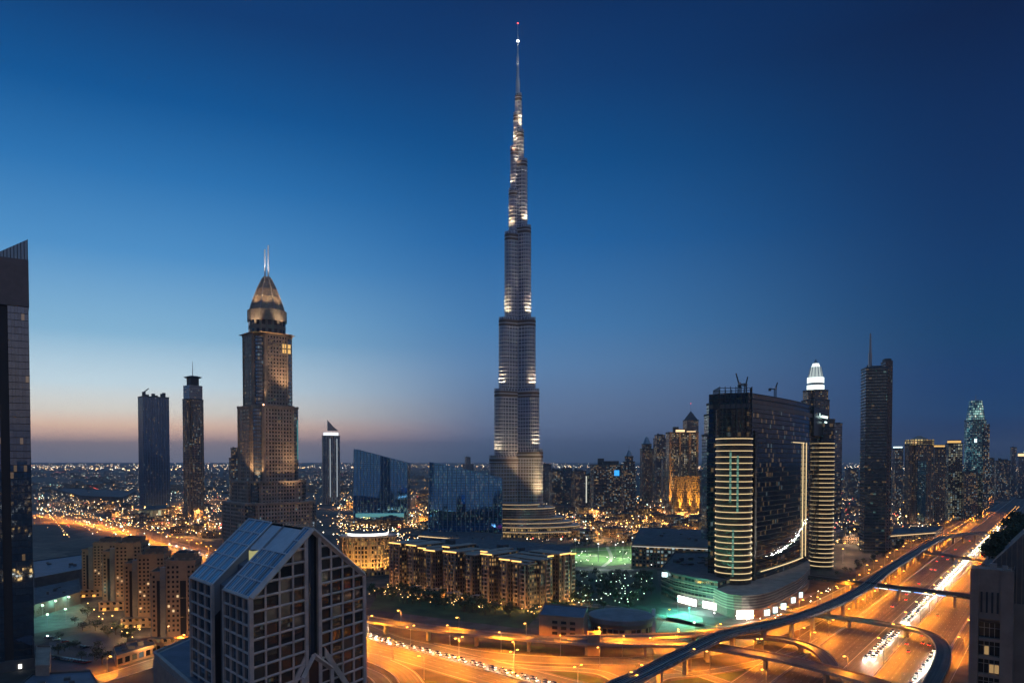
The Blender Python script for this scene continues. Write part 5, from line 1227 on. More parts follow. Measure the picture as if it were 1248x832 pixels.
# tall pair of slabs with an antenna
t_, w, h = tower('tower', 'tall dark banded tower with brown side slab and antenna, right of the ringed tower', 'tower', 1048, 1080, 449, 960, facade('facade_banded_dark', (.07, .075, .08), (.12, .17, .2), 3.4, 3.9, .08, .42, .05, cb=(.5, 1, .9), es=.6, gm=.7), ratio=1.0, rot=14, ledge=3.9, lw=.8, ledgem=mat('ledge_dark', (.09, .12, .14), .5, .3), top='plant')
b = MB(); b.box(w * .62, w * .12, 0, h + 9, w * .34, w * .9); b.build('side_slab', facade('facade_side_slab', (.23, .16, .135), (.08, .08, .09), 3, 3.9, .5, .45, .05, es=.6), t_)
b = MB(); b.box(w * .62, w * .1, h + 9, h + 12, w * .3, w * .5); b.build('slab_cap', M['concrete_dark'], t_)
b = MB(); b.tube((-w * .2, 0, h), (-w * .2, 0, h + 20), 2.2, 2.2, 12); b.tube((-w * .2, 0, h + 20), (-w * .2, 0, dp(1059, 406, 960).z), 1.7, .9, 10); b.build('antenna', M['metal'], t_)
t_, w, h = tower('tower', 'cream tower with gold lit stepped crown and pale glass front, in the gold crowned pair', 'tower', 1100, 1140, 542, 1400, FA['brownres'], ratio=.9, rot=20, shape='cross', ledge=7, top=None, piers=6, pierm=M['brown'])
b = MB(); b.prism(rect(w * .9, w * .8), h, h + 10, 0, 1); b.build('crown', [facade('crown_gold', (.35, .25, .13), (.3, .2, .1), 5, 5, .3, .3, .9, ca=(1, .75, .3), cb=WARM, es=.9, clump=.3), M['roof']], t_)
b = MB(); b.prism(rect(w * .6, w * .55), h + 10, h + 17, 0, poly1=rect(w * .1, w * .1)); b.build('roof', M['brown'], t_)
b = MB(); b.box(-w * .05, -w * .46, 4, h * .8, w * .34, 2); b.build('glass_bay', FA['teal'], t_)
tower('tower', 'narrower plain tower in the gold crowned pair, without a glass front', 'tower', 1136, 1153, 545, 1430, FA['brownres'], ratio=1, rot=12, ledge=7, top='lit', crownm=M['e_gold'])
tower('tower', 'brown flat topped tower with a lit white window column, right beside the gold crowned pair', 'tower', 1152, 1173, 540, 1480, facade('facade_lit_column', (.2, .15, .12), (.1, .1, .1), 4, 3.6, .3, .35, .5, ca=(.95, .9, .6), cb=COOL, es=.6), ratio=.9, rot=15, ledge=7, top='lit', crownm=M['e_gold'])
t_, w, h = tower('tower', 'tapering tower glowing teal and white up its front, with a glazed lit crown', 'tower', 1173, 1203, 512, 1800, facade('facade_teal_lit', (.08, .12, .13), (.15, .3, .35), 3.5, 4, .2, .3, .4, ca=(.3, .85, .9), cb=(.8, 1, .9), mixcool=.4, es=.7), ratio=.9, rot=18, shape='chamfer', tiers=((1, 1),), ledge=8, top=None)
z2 = dp(1187, 488, 1800).z; b = MB(); b.prism(chamf(w * .9, w * .8, w * .2), h, z2, 0, 1, poly1=chamf(w * .6, w * .5, w * .12)); b.build('crown', [facade('crown_teal_lit', (.1, .14, .14), (.2, .4, .4), 4, 6, .3, .3, .75, ca=(.55, 1, .85), cb=(.9, 1, .8), es=.9), M['e_gold']], t_)
b = MB(); b.tube((0, 0, z2), (0, 0, z2 + 16), .8, .3, 6); b.build('spire', M['metal'], t_)
b = MB(); b.box(w * .42, -w * .2, 0, h - 10, w * .3, w * .7); b.build('dark_slab', FA['resdark'], t_)
b = MB(); b.box(-w * .12, -w * .46, h * .75, h * .79, 5, 1); b.build('lit_sign', M['e_cool'], t_)
OT = [  # x0, x1, top, depth, facade, label, extra
    (1012, 1026, 516, 1500, 'darkglass', 'dark tower pressed against the right drum of the ringed tower, with a lit edge', dict(rot=10, ledge=12)),
    (1087, 1101, 546, 1900, 'resdark', 'narrow dim tower in the gap between the antenna tower and the gold crowned pair', dict(ledge=12, top='lit', crownm=None)),
    (1030, 1046, 572, 2300, 'resdark', 'low dim block behind the antenna tower, on its left side', dict(ledge=12)),
    (1173, 1192, 575, 1450, 'residential', 'short brown tower standing in front of the teal glowing tower', dict(ledge=10, rot=10)),
    (1190, 1198, 578, 1500, 'greenband', 'slim pale block at the foot of the teal glowing tower', dict(rot=5)),
    (1203, 1212, 558, 2300, 'resdark', 'slim grey tower next right of the teal glowing tower', dict(ledge=12)),
    (1212, 1232, 561, 2200, 'resdark', 'wide dark block with dim windows, right of the teal glowing tower', dict(ratio=.6, rot=12)),
    (1231, 1239, 545, 2400, 'darkglass', 'slim dark spire tower near the right edge of the photo', dict(sp=4)),
    (1238, 1262, 556, 2300, 'darkglass', 'dark tower with a bright green-white top light at the right edge', dict(rot=10, top='lit')),
    (757, 776, 556, 1450, 'resdark', 'dark stepped tower with rounded top, alone between the block cluster and gold lit tower', dict(shape='chamfer', tiers=((.8, 1), (.92, .85), (1, .6)), ledge=8, sp=14, top='cone')),
    (779, 797, 541, 2100, 'brownres', 'dark brown tower with a pointed cap, right of the rounded stepped tower', dict(shape='chamfer', tiers=((.92, 1), (1, .75)), ledge=10, top='cone', sp=6)),
    (796, 812, 530, 2050, 'resdark', 'grey flat topped tower between the brown capped tower and gold lit tower', dict(tiers=((.95, 1), (1, .8)), ledge=10)),
    (806, 822, 560, 1800, 'residential', 'brown shoulder block at the left side of the gold lit tower', dict(ledge=10, rot=10)),
    (832, 851, 512, 1900, 'residential', 'slim dark tower with pyramid roof and red tip, behind the gold lit tower', dict(ledge=10, top='pyramid', sp=20, beacon=True)),
    (848, 862, 575, 1700, 'resdark', 'small dim block between the gold lit tower and the teal tower', dict(ledge=10)),
    (660, 672, 566, 2000, 'bluegrid', 'blue grey block touching the right side of the needle tower', dict(ratio=.8, rot=8)),
    (669, 686, 573, 1850, 'resdark', 'dark block second right of the needle tower', dict(rot=18)),
    (684, 697, 571, 1950, 'bluegrid', 'grey blue block third right of the needle tower', dict(rot=10)),
    (696, 714, 574, 1800, 'residential', 'brown block with many warm windows, fourth right of the needle tower', dict(rot=20, ledge=12)),
    (713, 724, 578, 1900, 'greenband', 'block with a white lit corner column, among the cluster right of the needle tower', dict(rot=8)),
    (719, 762, 566, 1650, 'resdark', 'broadest dark block of the cluster, carrying a square blue sign', dict(ratio=.7, rot=12, ledge=8)),
    (560, 580, 557, 3600, 'darkglass', 'hazy stepped pyramid tower on the horizon between the raked glass block and needle tower', dict(tiers=((.5, 1), (.75, .7), (1, .35)))),
]
BLUE = None
for x0, x1, yt, D, f, lb, k in OT:
    k = dict(k); 
    if k.get('crownm', 0) is None: k['crownm'] = M['e_cool']
    r, w, h = tower('tower', lb, 'tower', x0, x1, yt, D, FA[f], **k)
    if 'square blue sign' in lb: b = MB(); b.box(w * .22, -w * .36, h - 24, h - 12, 11, 1); b.build('blue_sign', emit('blue_sign_light', (.04, .4, 1), 1.2), r)
    if 'green-white' in lb: b = MB(); b.lathe([(.2, h + 9), (4, h + 11), (4, h + 15), (.2, h + 17)], 10); b.build('top_light', M['e_green'], r)
    if 'white lit corner' in lb: b = MB(); b.box(-w * .46, -w * .46, 10, h - 4, 2.4, 2.4); b.build('corner_light', emit('corner_white', (.95, .95, .8), .8), r)
# gold uplit tower
t_, w, h = tower('tower', 'broad tower uplit bright gold in its lower half, with a white lit roof terrace', 'tower', 811, 851, 527, 1500, facade('facade_gold_tower', (.38, .28, .18), (.08, .08, .08), 3, 3.6, .4, .4, .4, ca=(1, .75, .4), cb=WHITE, es=1.2), ratio=.6, rot=12, ledge=7.2, top='plant', piers=0)
b = MB(); b.box(-w * .12, -w * .28, h + .9, h + 5, w * .3, 2); b.box(w * .25, -w * .3, h + .9, h + 2.4, w * .3, 1); b.build('terrace_light', M['e_warm'], t_)
for x in (-.46, -.13, .2, .46):
    b = MB(); b.box(x * w, -w * .31, 0, h, 3.2, 3); b.build('pier', M['beige'], t_)
    light(t_, (x * w, -w * .31 - 9, 3), 2600000, (1, .47, .06), 1.0, 'SPOT', (0, .07, 1), R(20), .8, 'uplight')
b = MB(); b.box(w * .1, -w * .33, 0, h * .5, w * .86, w * .1); b.build('lower_block', facade('facade_gold_lower', (.3, .21, .12), (.1, .09, .07), 3, 3.6, .4, .4, .4, ca=(1, .6, .18), cb=WARM, es=.6), t_)
for x in (-.3, 0, .3): light(t_, (x * w, -w * .31 - 12, 3), 60000, (1, .48, .06), 1.0, 'SPOT', (0, .14, 1), R(50), .8, 'uplight')
# ------------------------------------------------------------------ brown building filling the lower right corner
D = 220.0; c = dp(1185, HY, D); CA = atan2(c.x, c.y); BR = root('corner_building', (c.x, c.y, 0), -(pi / 2 - HANG), 'dark brown building with deep window bays and sloping ribbed roof, lower right corner', 'building')
z_ = lambda y, d=D: dp(1185, y, d).z
bw = mat('corner_wall', (.27, .2, .16), .8, noise=.15, nscale=.2); zt = z_(692)
b = MB(); b.box(1.1, 1, 0, zt, 2.2, 2.2); b.box(9.2, 1, 0, zt, 3.2, 2.2); b.box(4.9, 1.1, z_(752), zt, 5.4, 1.8); b.box(4.9, 4.5, 0, zt, 9.6, 5); b.box(12, 8, 0, z_(735), 3.2, 2); b.build('wall', bw, BR)
b = MB()
for i in range(4): b.box(2.9 + i * 1.35, .12, z_(744), z_(719), .5, .3)
b.build('vent_slots', M['darkmetal'], BR)
z = z_(757); i = 0
while z > 4:
    b = MB(); b.box(4.9, 1.9, z - 4.3, z, 5.3, .25); b.build('window', wdk, BR)
    b = MB(); b.box(4.9, 1.0, z - 5.3, z - 4.35, 5.3, 1.9); b.build('spandrel', bw, BR); z -= 5.35
b = MB(); b.box(26, 30, 0, z_(735) - 1, 31, 40); b.build('rear_wall', facade('corner_rear', (.2, .15, .12), (.05, .05, .05), 4.6, 5.35, .15, .42, .16, es=.6, gm=.4), BR)
b = MB(); z = z_(742)
while z > 20: b.box(26, 9.2, z - 1.6, z, 31, 2.6); z -= 5.35
b.build('balcony', bw, BR)
zr0, zr1 = zt + .3, z_(612, 250)
b = MB()
pr = [(3, zr0), (4.2, zr0), (19, zr1), (60, zr1), (60, zr0 - 14), (3, zr0 - 14)]
for y, od in ((8, 0), (55, 1)):
    q = [(p[0], y, p[1]) for p in pr]; b.face(q if not od else q[::-1])
for p, q in zip(pr, pr[1:] + pr[:1]): b.face([(p[0], 8, p[1]), (p[0], 55, p[1]), (q[0], 55, q[1]), (q[0], 8, q[1])])
b.build('roof', mat('corner_roof', (.16, .13, .115), .7, noise=.15), BR)
b = MB()
for i in range(30): x = 4.6 + i * 1.3; zz = zr0 + (zr1 - zr0) * min(1, (x - 4.2) / 14.8); b.box(x, 7.85, zr0 - 13, zz - .2, .25, .3)
b.build('roof_ribs', bw, BR)
b = MB(); bl_ = [(0, -.1, zt), (10.8, -.1, zt), (10.8, 5, zt)]
for h_ in (.55, 1.1): b.sweep([(p[0], p[1], p[2] + h_) for p in bl_], [(-.04, -.04), (.04, -.04), (.04, .04), (-.04, .04)])
for x_ in range(0, 11, 2): b.bar((x_ + .2, -.1, zt), (x_ + .2, -.1, zt + 1.1), .07)
b.build('railing', M['metal'], BR)
b = MB(); b.box(5.5, 3.4, zt, zt + 1.5, 1.8, 1.3); b.build('roof_plant', M['metal'], BR); b = MB(); b.box(8.4, 3.6, zt, zt + 1.1, 1.4, 1.2); b.build('roof_plant', M['metal'], BR)
z = z_(757)
while z > 30:
    b = MB(); b.box(4.9, 1.72, z - 1.6, z - 1.45, 5.3, .2)
    for x_ in (3.6, 4.9, 6.2): b.box(x_, 1.7, z - 4.3, z, .14, .2)
    b.build('window_frame', M['metal'], BR); z -= 5.35
z = z_(757); clit = emit('corner_lit', (1, .62, .25), .35, False)
for k_, x_ in ((1, 4.25), (2, 5.55), (2, 6.85), (4, 4.25)): b = MB(); b.box(x_, 1.76, z - 5.35 * k_ - 4.2, z - 5.35 * k_ - 1.7, 1.1, .06); b.build('lit_pane', clit, BR)
TERR = (c, zt, -(pi / 2 - HANG))
b = MB(); b.box(13, 125, 0, zt - 2, 25, 190); b.build('terrace_block', bw, BR)
# ------------------------------------------------------------------ trees
def tree_proto(name, label, group, h, rad, nleaf, seed, leafm, flatten=1.0):
    random.seed(seed); r = root(name, (0, 0, 0), 0, label, 'tree', group); k = []
    b = MB(); b.tube((0, 0, 0), (.15, 0, h * .45), h * .035, h * .022, 7)
    tips = []
    for i in range(6):
        a = 2 * pi * i / 6 + random.uniform(-.4, .4); e = (rad * .6 * cos(a), rad * .6 * sin(a), h * random.uniform(.55, .85)); b.tube((.1, 0, h * random.uniform(.32, .45)), e, h * .018, h * .006, 5); tips.append(e)
    tips.append((0, 0, h * .92)); k.append(b.build('trunk', M['bark'], r))
    b = MB()
    for i in range(nleaf):
        c = Vector(random.choice(tips)); d = Vector((random.gauss(0, 1), random.gauss(0, 1), random.gauss(0, .8 * flatten))); d = d.normalized() * rad * .55 * random.random() ** .4; p = c + d
        u = Vector((random.gauss(0, 1), random.gauss(0, 1), random.gauss(0, .6))).normalized(); v = u.cross(Vector((random.gauss(0, 1), random.gauss(0, 1), random.gauss(0, 1)))).normalized(); s = random.uniform(.6, 1.3) * h * .075
        b.face([tuple(p + u * s), tuple(p + v * s * .6), tuple(p - u * s), tuple(p - v * s * .6)])
    k.append(b.build('crown', leafm, r)); KIDS[r.name] = k; return r
def palm_proto(label, group):
    random.seed(3); r = root('palm_tree', (0, 0, 0), 0, label, 'palm', group); k = []
    b = MB(); b.tube((0, 0, 0), (.2, 0, 4), .3, .24, 7); b.tube((.2, 0, 4), (.1, 0, 8), .24, .2, 7); k.append(b.build('trunk', M['bark'], r))
    b = MB()
    for i in range(16):
        a = 2 * pi * i / 16 + random.uniform(-.2, .2); up = random.uniform(.2, 1.2); pr = Vector((.1, 0, 8)); d = Vector((cos(a), sin(a), 0)); s = Vector((-d.y, d.x, 0))
        for j in range(4):
            q = Vector((.1, 0, 8)) + d * (j + 1) * .85 + Vector((0, 0, up * (j + 1) * .6 - .22 * (j + 1) ** 2)); w0, w1 = (.35, .5, .42, .25)[j], (.5, .42, .25, .02)[j]
            b.face([tuple(pr - s * w0), tuple(pr + s * w0), tuple(q + s * w1), tuple(q - s * w1)]); pr = q
    k.append(b.build('crown', M['leaf'], r)); KIDS[r.name] = k; return r
def plant(proto, spots, seed, smin=.7, smax=1.25):
    random.seed(seed)
    for i, p in enumerate(spots):
        o = proto if i == 0 else copy_tree(proto); o.location = p; o.rotation_euler = (0, 0, random.uniform(0, 6.28)); s = random.uniform(smin, smax); o.scale = (s, s, s * random.uniform(.85, 1.15))
def inpoly(x, y, poly):
    c = False; n = len(poly)
    for i in range(n):
        (x0, y0), (x1, y1) = poly[i], poly[(i + 1) % n]
        if (y0 > y) != (y1 > y) and x < (x1 - x0) * (y - y0) / (y1 - y0) + x0: c = not c
    return c
def scatter(px, n, seed):
    random.seed(seed); xs = [p[0] for p in px]; ys = [p[1] for p in px]; out = []
    while len(out) < n:
        x, y = random.uniform(min(xs), max(xs)), random.uniform(min(ys), max(ys))
        if inpoly(x, y, px): out.append(gp(x, y))
    return out
gard = [(697, 701), (792, 698), (798, 725), (770, 742), (700, 742), (693, 720)]
t1 = tree_proto('garden_tree', 'dark round tree in the lamp lit garden between the apartments and curved office', 'trees in the lamp lit garden', 9, 4.6, 240, 1, M['leafdark'])
plant(t1, scatter(gard, 80, 21), 1, .5, .95)
t2 = tree_proto('street_tree', 'bushy tree in the planted strip before the long apartment building', 'trees before the apartment building', 7, 3.6, 220, 2, M['leaf'])
plant(t2, scatter([(448, 722), (480, 720), (640, 748), (698, 738), (690, 750), (640, 758), (560, 745), (448, 730)], 60, 22), 2)
p1 = palm_proto('palm in the planted strip before the long apartment building', 'palms before the apartment building')
plant(p1, scatter([(448, 722), (480, 718), (640, 746), (698, 738), (690, 748), (640, 756), (448, 730)], 34, 23), 3, .8, 1.1)
t3 = tree_proto('roof_tree', 'dark tree on the terrace of the brown corner building', 'terrace trees on the corner building', 9, 4.2, 420, 4, M['leafdark'])
c, zt, ta = TERR; random.seed(4); sp_ = []
for i in range(34):
    u, v = random.uniform(1.5, 7), 29 + i * 5.5 + random.uniform(-1, 1); sp_.append(Vector((c.x + u * cos(ta) - v * sin(ta), c.y + u * sin(ta) + v * cos(ta), zt - 2)))
plant(t3, sp_, 5, .4, .8)
t4 = tree_proto('street_tree', 'dark tree along the verge between the side street and the ringed tower podium', 'trees beside the side street', 7, 3.4, 160, 6, M['leafdark'])
random.seed(31); plant(t4, [hw(t + random.uniform(-8, 8), random.uniform(-96, -83)) for t in range(300, 900, 16)], 7)
t5 = tree_proto('street_tree', 'dark tree on the lots around the beige apartment towers', 'trees around the beige apartment towers', 7, 3.6, 180, 8, M['leafdark'])
plant(t5, scatter([(105, 748), (185, 775), (180, 800), (120, 812), (70, 800), (60, 780)], 26, 24) + scatter([(42, 745), (98, 730), (100, 737), (42, 752)], 10, 25), 9)
t6 = tree_proto('park_tree', 'small tree round the edge of the green park lawn', 'trees round the park lawn', 7, 3.6, 130, 10, M['leaf'])
plant(t6, scatter([(700, 662), (815, 658), (830, 668), (812, 672), (800, 665), (700, 669)], 22, 26) + scatter([(660, 652), (800, 655), (800, 662), (660, 660)], 22, 28), 11)
# ------------------------------------------------------------------ small garden and court lamps
def bollard(label, group, em, h=4.4, rad=.36):
    r = root('garden_lamp', (0, 0, 0), 0, label, 'garden lamp', group); b = MB(); b.tube((0, 0, 0), (0, 0, h), .09, .07, 6); k = [b.build('post', M['darkmetal'], r)]
    b = MB(); b.lathe([(.08, h), (rad, h + rad * .6), (rad, h + rad * 1.2), (.08, h + rad * 1.8)], 8); k.append(b.build('globe', em, r)); KIDS[r.name] = k; return r
eg_ = emit('garden_globe', (.72, 1, .74), 4); ea_ = emit('amber_globe', (1, .6, .2), 4); ew_ = emit('white_globe', (1, .95, .85), 10)
b1 = bollard('pale green-white globe lamp among the trees of the lamp lit garden', 'globe lamps in the lamp lit garden', eg_); plant(b1, scatter(gard, 95, 41), 1, .55, 1.25)
b2 = bollard('amber globe lamp in the planted strip before the long apartment building', 'globe lamps before the apartment building', ea_); plant(b2, scatter([(450, 720), (480, 718), (640, 746), (698, 736), (695, 750), (640, 757), (560, 744), (450, 730)], 70, 42), 1, .8, 1.2)
b3 = bollard('pale globe lamp along the paths round the park lawn', 'globe lamps round the park lawn', ew_); plant(b3, scatter([(694, 664), (806, 660), (830, 676), (800, 692), (694, 692)], 44, 43), 1, .7, 1.0)
b4 = bollard('white globe lamp on the forecourts round the ringed tower', 'globe lamps round the ringed tower', ew_, 4); plant(b4, scatter([(868, 746), (905, 758), (950, 752), (1010, 718), (1018, 728), (950, 757), (905, 763), (868, 752)], 22, 44), 1, .7, 1.0)
b5 = bollard('amber globe lamp at the foot of the beige apartment towers', 'globe lamps by the beige apartment towers', ea_, 3.5, .5); plant(b5, scatter([(98, 735), (110, 737), (188, 782), (195, 792), (140, 775)], 14, 45), 1, .8, 1.1)

# ------------------------------------------------------------------ mid distance low buildings, one by one
random.seed(77); houses = 0
busy = []
def clear_of_roads(p, d=34):
    for q in left_pts[::2]:
        if abs(q.x - p.x) < d + 14 and abs(q.y - p.y) < d + 14: return False
    s = (Vector((p.x, p.y, 0)) - HA).dot(HN)
    if -92 < s < 60: return False
    return True
for o_ in list(C.objects):
    if o_.parent is None and o_.get('category') in ('tower', 'skyscraper', 'office block', 'block', 'apartment building', 'apartment tower', 'hall', 'warehouse', 'office', 'building'): busy.append((o_.location.x, o_.location.y, 130 if o_.get('category') == 'skyscraper' else 55))
hm = [FA['house'], FA['litlow'], FA['residential'], FA['greenband'], facade('facade_house_amber', (.3, .2, .12), (.07, .07, .07), 3.6, 3.4, .5, .45, .55, ca=(1, .55, .15), cb=WARM, es=1.0)]
def house(p, w, d, h, rz, label, group, m):
    r = root('low_building', (p.x, p.y, 0), rz, label, 'low building', group); b = MB(); b.box(0, 0, 0, h, w, d, 0, 0); b.build('wall', m, r)
    b = MB(); b.box(0, 0, h + .01, h + .5, w + .6, d + .6); b.box(w * .15, d * .1, h + .5, h + 2.8, w * .25, d * .3); b.box(-w * .22, -d * .1, h + .5, h + 1.8, w * .15, d * .2); b.build('roof', M['roof'], r)
zones = [  # polygon in the photo, count, height range, size range, material choices, label, group
    ([(640, 642), (850, 640), (870, 668), (820, 662), (700, 660), (640, 660)], 34, (8, 20), (16, 34), (1, 4, 1), 'low building with many lit windows between the park lawn and the dark towers', 'low buildings beyond the park'),
    ([(655, 615), (860, 612), (865, 640), (700, 640)], 34, (9, 24), (18, 40), (1, 0, 4), 'low lit building at the feet of the dark tower cluster', 'low buildings below the tower cluster'),
    ([(415, 608), (520, 600), (525, 650), (500, 652), (420, 640)], 26, (8, 18), (16, 36), (4, 4, 1), 'low amber lit building around the raked glass blocks', 'low buildings round the raked glass blocks'),
    ([(50, 612), (270, 612), (262, 660), (200, 645)], 44, (5, 13), (14, 34), (0, 1, 4), 'low building on the lit plain left of the stone tower', 'low buildings on the left plain'),
    ([(1020, 620), (1100, 610), (1190, 604), (1190, 622), (1100, 648), (1030, 668)], 34, (6, 20), (16, 30), (0, 1, 2), 'low building between the right hand towers and the highway', 'low buildings by the highway'),
    ([(1020, 575), (1245, 572), (1245, 600), (1100, 606), (1020, 612)], 30, (14, 60), (22, 40), (2, 0, 1), 'mid height block in the district behind the right hand towers', 'blocks behind the right hand towers'),
]
for px, n, hr, sr, ms, lb, gr in zones:
    for p in scatter(px, n, n + int(px[0][0])):
        if not clear_of_roads(p) or any((p.x - x) ** 2 + (p.y - y) ** 2 < q * q for x, y, q in busy): continue
        w, d = random.uniform(*sr), random.uniform(*sr) * .7; house(p, w, d, random.uniform(*hr), random.choice((0, .4, -.6, .64, .2)), lb, gr, hm[random.choice(ms)]); busy.append((p.x, p.y, w * .75)); houses += 1
# long lit mall behind the curved office
for i, (px, z, lb) in enumerate((([(770, 664), (868, 668), (872, 646), (780, 643)], 24, 'long mall with a white lit roof edge, between the park and ringed tower'), ([(1085, 652), (1140, 648), (1150, 641), (1090, 644)], 14, 'long pale roofed hall beyond the viaduct, below the gold crowned pair'), ([(510, 652), (560, 656), (610, 661), (612, 650), (520, 644)], 10, 'long low hall at the foot of the larger raked glass block'))):
    r = lowblock(px, z, lb, FA['litlow'], M['roof'], 'hall', 'hall')
    q = [gp(x, y, z) for x, y in px[:2]]; c = r.location; b = MB(); b.sweep([p + Vector((0, -1.0, -1)) for p in q], [(-.3, -.3), (.3, -.3), (.3, .3), (-.3, .3)]); b.build('roof_light', emit('mall_edge', (1, .95, .85), .7) if i == 0 else M['e_warm'], r, c)
c = gp(814, 660); r = root('billboard', (c.x, c.y - 14, 0), 0, 'white glowing billboard in front of the long mall', 'billboard'); b = MB(); b.box(0, 0, 3, 14, 18, .8); b.build('screen', M['e_white'], r); b = MB(); b.tube((-6, .9, 0), (-6, .9, 12), .4, .4, 6); b.tube((6, .9, 0), (6, .9, 12), .4, .4, 6); b.build('posts', M['metal'], r)
c = gp(636, 668); r = root('event_tent', (c.x, c.y, 0), 0, 'pink and white lit pavilion on the plaza before the needle tower', 'pavilion'); b = MB(); b.lathe([(13, 3), (9, 6.5), (.2, 9)], 14); b.build('canopy', emit('pink_canopy', (1, .06, .22), .6), r)
b = MB()
for i in range(10): q = circ(12.4, 10)[i]; b.tube((q[0], q[1], 0), (q[0], q[1], 3.1), .25, .25, 6)
b.build('posts', M['white'], r); b = MB(); b.box(-16, -6, 0, 8, 8, 1.2); b.build('screen', emit('pavilion_screen', (.85, .85, 1), 4), r)

# ------------------------------------------------------------------ city lights and far districts: nobody could count these
def lights_cloud(name, pts, m, smin, smax):
    b = MB()
    for p in pts:
        s = smin + (smax - smin) * random.random() ** 2.2; x, y, z = p
        T = [(x + s, y, z), (x, y + s, z), (x - s, y, z), (x, y - s, z)]; up, dn_ = (x, y, z + s), (x, y, z - s)
        for i in range(4): b.face([T[i], T[(i + 1) % 4], up]); b.face([T[(i + 1) % 4], T[i], dn_])
    return tag(b.build(name, m), name.replace('_', ' ') + ' strewn over the plain out to the horizon', kind='stuff')
random.seed(99)
cl_ = {k: [] for k in ('a', 'w', 'g', 'r', 'ka', 'kw')}
from mathutils import noise as NO
def sow(n, x0, x1, d0, d1, mode, zmax=10, freq=1 / 900., thr=-.05):
    c = 0; tries = 0
    while c < n and tries < n * 30:
        tries += 1; D = d0 * (d1 / d0) ** random.random(); x = random.uniform(x0, x1); X = (x - 624) / F * D; p = Vector((X, D, 0))
        if NO.noise(Vector((X * freq, D * freq, 3.1))) + random.gauss(0, .12) < thr: continue
        if D < 3500 and not clear_of_roads(p, 10): continue
        if D < 2600 and any((p.x - a) ** 2 + (p.y - b_) ** 2 < (q * .7) ** 2 for a, b_, q in busy): continue
        k = random.choices(('a', 'w', 'g', 'r'), mode)[0]; cl_[k].append((X, D, random.uniform(3, zmax))); c += 1
def rows(n, x0, x1, d0, d1, mode):
    for i in range(n):
        D = d0 * (d1 / d0) ** random.random(); X = (random.uniform(x0, x1) - 624) / F * D; a = random.choice((.1, .64, -.93, -.7, .64)) + random.gauss(0, .03); L = random.uniform(200, 900); k = random.choices(('a', 'w', 'g', 'r'), mode)[0]; m_ = int(L / 38)
        for j in range(m_):
            p = Vector((X + cos(a) * j * 38, D + sin(a) * j * 38, 9))
            if D < 3500 and not clear_of_roads(p, 10): continue
            if p.y < 700: continue
            if D < 2600 and any((p.x - q[0]) ** 2 + (p.y - q[1]) ** 2 < (q[2] * .6) ** 2 for q in busy): continue
            cl_[k].append(tuple(p))
sow(2600, -40, 1290, 3000, 11000, (4, 5, .5, .3)); rows(200, -40, 1290, 2600, 9500, (6, 4, .3, .2))
sow(900, 40, 300, 1100, 3000, (5, 4, .5, .4), 8, 1 / 260.); rows(60, 30, 300, 1150, 2600, (6, 3, .3, .2))
sow(700, 410, 540, 1000, 2600, (7, 3, .3, .2), 8, 1 / 200.); sow(800, 640, 880, 1050, 2300, (6, 4, .6, .3), 8, 1 / 200.)
sow(620, 1015, 1240, 1000, 2800, (6, 4, .4, 1.2), 9, 1 / 200.); rows(16, 640, 880, 1080, 2000, (6, 4, .3, 0))
MASTS = 0
def added_mast_proto(label, group, power, col, h=18, em='e_amber'):  # masts added to give the mid-ground and the park lawn their glow
    r = root('added_mast_lamp', (0, 0, 0), 0, label, 'added mast lamp', group); b = MB(); b.tube((0, 0, 0), (0, 0, h), .3, .15, 8); k = [b.build('pole', M['metal'], r)]
    b = MB(); b.lathe([(.1, h - .2), (.9, h), (.9, h + .5), (.1, h + .9)], 10); k.append(b.build('lamp_head', M[em], r)); k.append(light(r, (0, 0, h - 1), power, col, .8, 'SPOT', (0, 0, -1), R(168), .3)); KIDS[r.name] = k; return r
for px, n, lb, gr, pw_, col, em in (
    ([(645, 640), (850, 638), (868, 666), (820, 660), (700, 659), (645, 652)], 26, 'added warm mast lamp among the low buildings beyond the park lawn', 'added mast lamps beyond the park', 95000, (1, .5, .16), 'e_amber'),
    ([(660, 616), (860, 612), (865, 640), (700, 640)], 22, 'added warm mast lamp below the dark tower cluster', 'added mast lamps below the tower cluster', 150000, (1, .5, .18), 'e_amber'),
    ([(412, 603), (522, 600), (522, 650), (420, 642)], 22, 'added amber mast lamp round the raked glass blocks', 'added mast lamps round the raked glass blocks', 120000, (1, .44, .1), 'e_amber'),
    ([(50, 612), (275, 608), (270, 664), (200, 648)], 30, 'added amber mast lamp on the left plain', 'added mast lamps on the left plain', 120000, (1, .42, .1), 'e_amber'),
    ([(1020, 618), (1100, 610), (1190, 604), (1190, 620), (1100, 646), (1022, 690)], 20, 'added warm mast lamp between the right hand towers and the highway', 'added mast lamps by the right hand towers', 45000, (1, .55, .25), 'e_amber'),
    ([(700, 669), (800, 667), (806, 675), (745, 687), (700, 689)], 7, 'added white mast lamp lighting the green park lawn', 'added mast lamps on the park lawn', 55000, (.8, 1, .7), 'e_white')):
    pts_ = [p for p in scatter(px, n, n + 5) if clear_of_roads(p, 12)]
    if pts_: plant(added_mast_proto(lb, gr, pw_, col, 18, em), pts_, 3, .8, 1.2)
